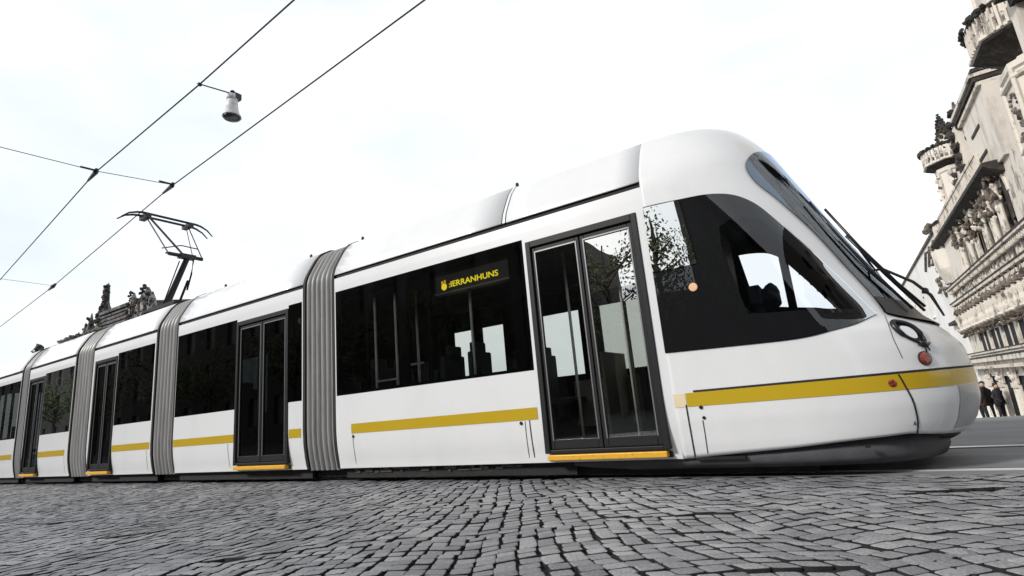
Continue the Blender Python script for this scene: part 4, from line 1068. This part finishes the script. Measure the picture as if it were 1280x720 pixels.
for k in range(8):
    a = 2 * math.pi * k / 8 + .39; mb.tube([(BT[0] + 1.17 * math.cos(a), BT[1] + 1.17 * math.sin(a), z) for z in (8.4, 13.9)], .05, 6)
mb.build('turret_moulding', M['stone'], ut)
# tall nearer gable block with deep dark recesses
mb = MB(); mb.box(FX - .3, FX + 6, 9.0, 14.3, -2.2, 14); hb(mb, 'gable_block', 'stone')
for yy in (14.0, 13.0, 12.0):
    mb = MB(); mb.box(FX - .62, FX - .28, yy - .22, yy + .22, 3.5, 13); hb(mb, 'buttress', 'stone_plain')
mb = MB()
for k in range(260): yq = rn.choice((11.6, 12.5, 13.5, 14.2)); mb.lump((FX - .34 + rn.uniform(-.06, .04), yq + rn.gauss(0, .10), 5 + rn.uniform(0, 8)), rn.uniform(.04, .11), rn, (1, 1, 1.4))
hb(mb, 'carved_ornament', 'soot_shade')
mb = MB(); mb.box(FX - .9, FX - .3, 9.6, 13.9, 8.15, 8.4); mb.box(FX - .7, FX - .3, 9.6, 13.85, 7.95, 8.15); hb(mb, 'tower_cornice', 'soot_shade')
reparent_keep(hall)

# pale building further along the same street side
pb = empty('pale_building', (9, 41, -1.9)); tag(pb, 'pale plastered building between the tram windscreen and the gothic building', 'building')
ph = []
for j in range(7):
    y = 35 + j * 2.5
    for z in (.9, 3.9): ph.append((y - .4, y + .4, z, z + 1.5))
ph = [h for h in ph if h[0] > 39]
hb(wall_open(31.95, 52, -2.2, 7.55, ph, fF, .25), 'wall', 'pale_stone', parent=pb)
mb = MB(); mb.add([(FX, 52, -2.2), (14, 52, -2.2), (14, 52, 7.55), (FX, 52, 7.55), (FX, 31.95, -2.2), (14, 31.95, -2.2), (14, 31.95, 7.55), (FX, 31.95, 7.55)], [(0, 1, 2, 3), (4, 5, 6, 7), (1, 5, 6, 2)]); hb(mb, 'wall', 'pale_stone', parent=pb)
mb = MB(); mb.add([(FX + .1, 31.95, 7.6), (FX + .1, 52, 7.6), (9.5, 50, 8.6), (9.5, 33, 8.6), (14, 52, 7.6), (14, 31.95, 7.6)], [(0, 1, 2, 3), (1, 4, 2), (4, 5, 3, 2), (5, 0, 3)]); hb(mb, 'roof', 'roof_dark', parent=pb)
mb = MB(); mb.box(FX - .10, FX + .1, 31.95, 52.2, 7.48, 7.60); hb(mb, 'eaves', 'stone_dark', parent=pb)
for a, b, c, d in ph:
    mb = MB(); mb.add([(FX + .22, a, c), (FX + .22, b, c), (FX + .22, b, d), (FX + .22, a, d)], [(0, 1, 2, 3)]); w1 = hb(mb, 'window', 'stone_far', parent=pb)
    mb = MB(); mb.box(FX - .08, FX + .02, a - .1, b + .1, c - .12, c); hb(mb, 'sill', 'pale_stone', parent=w1)
mb = MB(); mb.box(FX - .22, FX, 32.0, 34.6, 2.85, 3.0); hb(mb, 'ledge', 'soot_shade', parent=pb)
mb = MB()
for k in range(3):
    mb.tube([(FX - .05, 33.6 + k * 1.6, 7.2), (FX - .05, 35.2 + k * 1.6, 6.4)], .06, 6)
for k in range(10): mb.lump((FX - .08, 33.4 + rn.uniform(0, 2.2), 5.2 + rn.uniform(-.6, .5)), rn.uniform(.06, .14), rn)
mb.lump((FX - .05, 34.2, 4.6), .3, rn, (.3, 1, 1)); mb.lump((FX - .2, 33.0, 7.75), .25, rn); mb.lump((FX - .2, 33.9, 7.8), .2, rn)
hb(mb, 'carved_ornament', 'stone_dark', parent=pb)
reparent_keep(pb)

# far left gothic church behind the tram
ch = empty('church', (-76, 32, -1.9)); tag(ch, 'dark far gothic church with a crocketed spire and long brick roof rising over the tram', 'church')
CY = 28
hb(MB().box(-77.4, -66.6, CY, CY + 12, -2.2, 16.6), 'wall', 'roof_dark', parent=ch)
mb = MB()
for k in range(10): mb.box(-77.45, -66.5, CY - .12 - .05 * (k % 2), CY + .1, 11.9 + k * .48, 12.1 + k * .48)
mb.box(-77.5, -66.4, CY - .35, CY + .4, 16.6, 16.95); hb(mb, 'parapet_course', 'stone_far', parent=ch)
mb = MB(); mb.add([(-77.2, CY + .5, 16.7), (-66.6, CY + .5, 16.7), (-66.6, CY + 12.3, 16.7), (-77.2, CY + 12.3, 16.7), (-75.2, CY + 6, 17.9), (-68.5, CY + 6, 17.9)], [(0, 1, 5, 4), (1, 2, 5), (2, 3, 4, 5), (3, 0, 4)]); rf = hb(mb, 'roof', 'roof_dark', parent=ch)
mb = MB()

ts = MB().box(-80.6, -77.5, CY - .4, CY + 3, -2.2, 15).lathe([(1.15, 14.9), (.8, 17), (.28, 18.6), (.22, 20.6), (.03, 21.3)], (-78.6, CY + .8, 0), 8).build('spire', M['stone_far'], ch)
mb = MB(); rn = random.Random(31)
for i in range(26):
    z = 14.5 + i * .25; r = max(.22, 1.35 - (z - 14.5) * .27)
    for k in range(5): a = rn.uniform(0, 6.28); mb.lump((-78.6 + r * math.cos(a), CY + .6 + r * math.sin(a), z), rn.uniform(.14, .30), rn)
mb.build('crocket', M['soot_shade'], ts)
for i, (x, h) in enumerate(((-82.2, 16.2), (-84.2, 15.3), (-86, 14.5), (-80.6, 17.2))):
    p_ = MB().lathe([(.6, 9), (.5, h - 2), (.3, h - 1), (.05, h + .3)], (x, CY, 0), 6).build('pinnacle', M['stone_far'], ch)
    mb = MB()
    for k in range(30): mb.lump((x + rn.uniform(-.6, .6), CY + rn.uniform(-.4, .4), h - rn.uniform(0, 3.6)), rn.uniform(.13, .27), rn)
    mb.build('crocket', M['soot_shade'], p_)
hb(MB().box(-87, -80.6, CY + .2, CY + 8, -2.2, 13.4), 'wall', 'stone_far', parent=ch)
for x, h, s in ((-68.0, 17.9, .8), (-66.0, 17.3, 1.0), (-64.6, 17.9, 1.1), (-63.6, 17.2, .9)):
    p_ = MB().lathe([(.5 * s, 9), (.62 * s, h - 2.2), (.5 * s, h - 1.2), (.1, h - .2)], (x, CY - .5, 0), 6).build('pinnacle', M['stone_grey'], ch)
    mb = MB()
    for k in range(34): zq = rn.uniform(0, 4.2); wq = min(1, zq / 1.6 + .15) * .62 * s; mb.lump((x + rn.uniform(-1, 1) * wq, CY - .9 + rn.uniform(-.2, .2), h - zq), rn.uniform(.13, .25), rn)
    mb.build('crocket', M['soot_shade'], p_)
hb(MB().box(-66.5, -61, CY, CY + 8, -2.2, 15.4), 'wall', 'stone_grey', parent=ch)
reparent_keep(ch)

# ---------------------------------------------------------------- street behind the viewer (seen mirrored in the glazing)
def street_block(x0, x1, y, h, m, label, floors):
    e = empty('unseen_building', ((x0 + x1) / 2, y - 5, 0)); tag(e, label, 'building')
    hs = []; n = int((x1 - x0) / 3.2)
    for i in range(n):
        c = x0 + (i + .5) * (x1 - x0) / n
        for f in range(floors): hs.append((c - .65, c + .65, 1.2 + f * 3.4, 3.3 + f * 3.4))
    hb(wall_open(x0, x1, -.2, h, hs, lambda u, z, d: (u, y - d, z), .25), 'wall', m, parent=e)
    mb = MB(); mb.add([(x0, y, -.2), (x0, y - 10, -.2), (x0, y - 10, h), (x0, y, h), (x1, y, -.2), (x1, y - 10, -.2), (x1, y - 10, h), (x1, y, h)], [(0, 1, 2, 3), (4, 5, 6, 7), (1, 5, 6, 2), (3, 2, 6, 7)]); hb(mb, 'wall', m, parent=e)
    mb = MB(); mb.box(x0 - .2, x1 + .2, y - .1, y + .5, h, h + .4); hb(mb, 'cornice', m, parent=e)
    for a, b, c, d in hs:
        mb = MB(); mb.add([(a, y - .2, c), (b, y - .2, c), (b, y - .2, d), (a, y - .2, d)], [(0, 1, 2, 3)]); hb(mb, 'window', 'window_far', parent=e)
    reparent_keep(e)
street_block(-150, -12.2, -15.0, 10.4, 'facade', 'long brown rendered building behind the viewer, mirrored in the rear tram windows', 3)
street_block(-4.8, 9, -15.0, 10.4, 'facade2', 'grey rendered building behind the viewer, mirrored in the cab side window', 3)
street_block(-12.1, -4.9, -24.0, 6.6, 'facade', 'low brown building in the gap between taller ones, mirrored in the front door glass', 1)

eb = empty('unseen_building', (17, -5, 0)); tag(eb, 'dark building right of the viewer, outside the picture, added to shade the tram nose', 'building')
hs = [(y - .65, y + .65, 1.2 + f * 3.3, 3.2 + f * 3.3) for y in (-14, -11, -8, -5, -2, 1) for f in range(3)]
hb(wall_open(-16, 2.6, -.2, 11, hs, lambda u, z, d: (12 + d, u, z), .2), 'wall', 'facade', parent=eb)  # unseen block, added to cut sky light off the front of the tram
mb = MB(); mb.add([(12, 2.6, -.2), (20, 2.6, -.2), (20, 2.6, 11), (12, 2.6, 11), (12, -16, -.2), (20, -16, -.2), (20, -16, 11), (12, -16, 11)], [(0, 1, 2, 3), (4, 5, 6, 7), (1, 5, 6, 2), (3, 2, 6, 7)]); hb(mb, 'wall', 'facade', parent=eb)
for a, b, c, d in hs:
    mb = MB(); mb.add([(12.18, a, c), (12.18, b, c), (12.18, b, d), (12.18, a, d)], [(0, 1, 2, 3)]); hb(mb, 'window', 'window_far', parent=eb)
reparent_keep(eb)
def tree(x, y, h, seed, label, cr=2.2, n=2600, dens=1):
    t = empty('street_tree', (x, y, 0)); tag(t, label, 'tree'); r = random.Random(seed)
    mb = MB(); mb.tube([(0, 0, 0), (.05, .02, h * .3), (-.05, 0, h * .6), (0, .1, h * .85)], [.2, .15, .10, .03], 8)
    tips = []
    for k in range(22):
        a = r.uniform(0, 6.28); z = h * r.uniform(.35, .7); L = r.uniform(.6, 1) * cr
        p = Vector((0, 0, z)); q = p + Vector((math.cos(a) * L * .5, math.sin(a) * L * .5, L * .3)); s = p + Vector((math.cos(a) * L, math.sin(a) * L, L * .6 + r.uniform(0, .4)))
        mb.tube([p, q, s], [.06, .035, .012], 5); tips += [q, s, (q + s) / 2]
    mb.build('trunk', M['bark'], t)
    lf = MB()
    for k in range(n):
        c = r.choice(tips) + Vector((r.gauss(0, .33), r.gauss(0, .33), r.gauss(0, .33))); s = r.uniform(.06, .13)
        u = Vector((r.gauss(0, 1), r.gauss(0, 1), r.gauss(0, 1))).normalized(); v = u.cross(Vector((r.gauss(0, 1), r.gauss(0, 1), r.gauss(0, 1)))).normalized()
        lf.add([c - u * s, c + v * s * .5, c + u * s, c - v * s * .5], [(0, 1, 2, 3)])
    lf.build('crown', M['leaf'], t)
    return t
tree(-8.6, -13.0, 9.2, 3, 'tall leafy tree behind the viewer, mirrored in the right door leaf', 2.2, 1500)
tree(-6.0, -12.5, 9.8, 5, 'dense leafy tree behind the viewer, mirrored in the reflective cab pane', 1.7, 1700)
tree(-2.2, -12.3, 9.0, 11, 'bushy tree behind the viewer before the grey building, mirrored in the cab side window', 2.0, 2400)
t0 = tree(-16, -11.0, 8.0, 7, 'broad leafy tree behind the viewer in front of the brown building', 3.0, 2600)

t0['label'] = 'broad leafy tree in the row before the brown building behind the viewer'; t0['group'] = 'trees in the row behind the viewer'
for i, x in enumerate((-23, -30.5, -39, -48, -58, -70, -84, -100)):
    c = t0.copy(); col.objects.link(c); c.location = (x, -11.5 - (i % 2) * .8, 0); c.rotation_euler = (0, 0, i * 1.3); k = (1.0, 1.1, .92, 1.05)[i % 4]; c.scale = (k, k, k)
    for ch_ in list(t0.children):
        d = ch_.copy(); col.objects.link(d); d.parent = c
# ---------------------------------------------------------------- people by the far facade
def person(x, y, label, coat, legs, yaw, h=1.7, arm=0):
    root = empty('person', (x, y, gz(y))); tag(root, label, 'person', 'people by the far facade'); root.rotation_euler = (0, 0, yaw)
    me = bpy.data.meshes.new('body'); k = h / 1.7
    V = [(0, 0, .95), (0, 0, 1.15), (0, 0, 1.38), (0, .01, 1.49), (0, .02, 1.60), (0, .03, 1.66),
         (.10, 0, .90), (.11, .02, .5), (.12, -.02, .07), (.12, .13, .04),
         (-.10, 0, .90), (-.12, -.03, .5), (-.13, -.08, .07), (-.13, .07, .04),
         (.18, 0, 1.36), (.23, -.02, 1.10), (.22, .10 + arm, .88 + arm * .6), (.22, .13 + arm, .80 + arm * .7),
         (-.18, 0, 1.36), (-.24, -.02, 1.10), (-.23, .06, .86), (-.23, .09, .78)]
    E = [(0, 1), (1, 2), (2, 3), (3, 4), (4, 5), (0, 6), (6, 7), (7, 8), (8, 9), (0, 10), (10, 11), (11, 12), (12, 13), (2, 14), (14, 15), (15, 16), (16, 17), (2, 18), (18, 19), (19, 20), (20, 21)]
    Rr = [.15, .14, .15, .06, .095, .07, .10, .07, .045, .035, .10, .07, .045, .035, .065, .05, .035, .035, .065, .05, .035, .035]
    me.from_pydata([(a * k, b * k, c * k) for a, b, c in V], E, []); me.skin_vertices.new() if hasattr(me.skin_vertices, 'new') else None
    o = bpy.data.objects.new('body', me); col.objects.link(o); o.parent = root
    s = o.modifiers.new('skin', 'SKIN')
    if not me.skin_vertices:
        bpy.context.view_layer.objects.active = o
    for i, v in enumerate(me.skin_vertices[0].data): v.radius = (Rr[i] * k, Rr[i] * k * .8); v.use_root = (i == 0)
    o.modifiers.new('sub', 'SUBSURF').levels = 1; me.materials.append(M[legs]); o.modifiers['sub'].render_levels = 2
    c = MB(); c.lathe([(.20, .72), (.215, .95), (.19, 1.15), (.205, 1.34), (.15, 1.44), (.07, 1.48)], (0, 0, 0), 14, squash=.7); c.v = [(a * k, b * k, d * k) for a, b, d in c.v]; c.build('coat', M[coat], root, smooth=True)
    hh = MB(); hh.lathe([(.06, 1.50), (.085, 1.56), (.085, 1.64), (.05, 1.70)], (0, .03, 0), 12); hh.v = [(a * k, b * k + .01, d * k) for a, b, d in hh.v]; hh.build('face', M['skin'], root, smooth=True)
    hh = MB(); hh.lathe([(.088, 1.60), (.102, 1.66), (.08, 1.73), (.02, 1.76)], (0, .01, 0), 12); hh.v = [(a * k, b * k, d * k) for a, b, d in hh.v]; hh.build('hair', M['hair'], root, smooth=True)
person(4.15, 27.6, 'person in a brown coat standing beside the tram nose', 'cloth_brown', 'cloth_dark', R(100), 1.68)
person(4.42, 28.2, 'person in black clothes standing right of the brown coat', 'cloth_dark', 'cloth_dark', R(160), 1.60, .1)
person(4.62, 27.2, 'short person in black clothes stooping nearest the doorway steps', 'cloth_dark', 'cloth_dark', R(220), 1.45, .15)
reparent_keep(tram)

for o in bpy.data.objects:       # carving nobody could count
    if o.name.split('.')[0] in ('carved_ornament', 'carved_figures', 'carved_canopy', 'crocket', 'carved_niche', 'side_fittings'): o['kind'] = 'stuff'
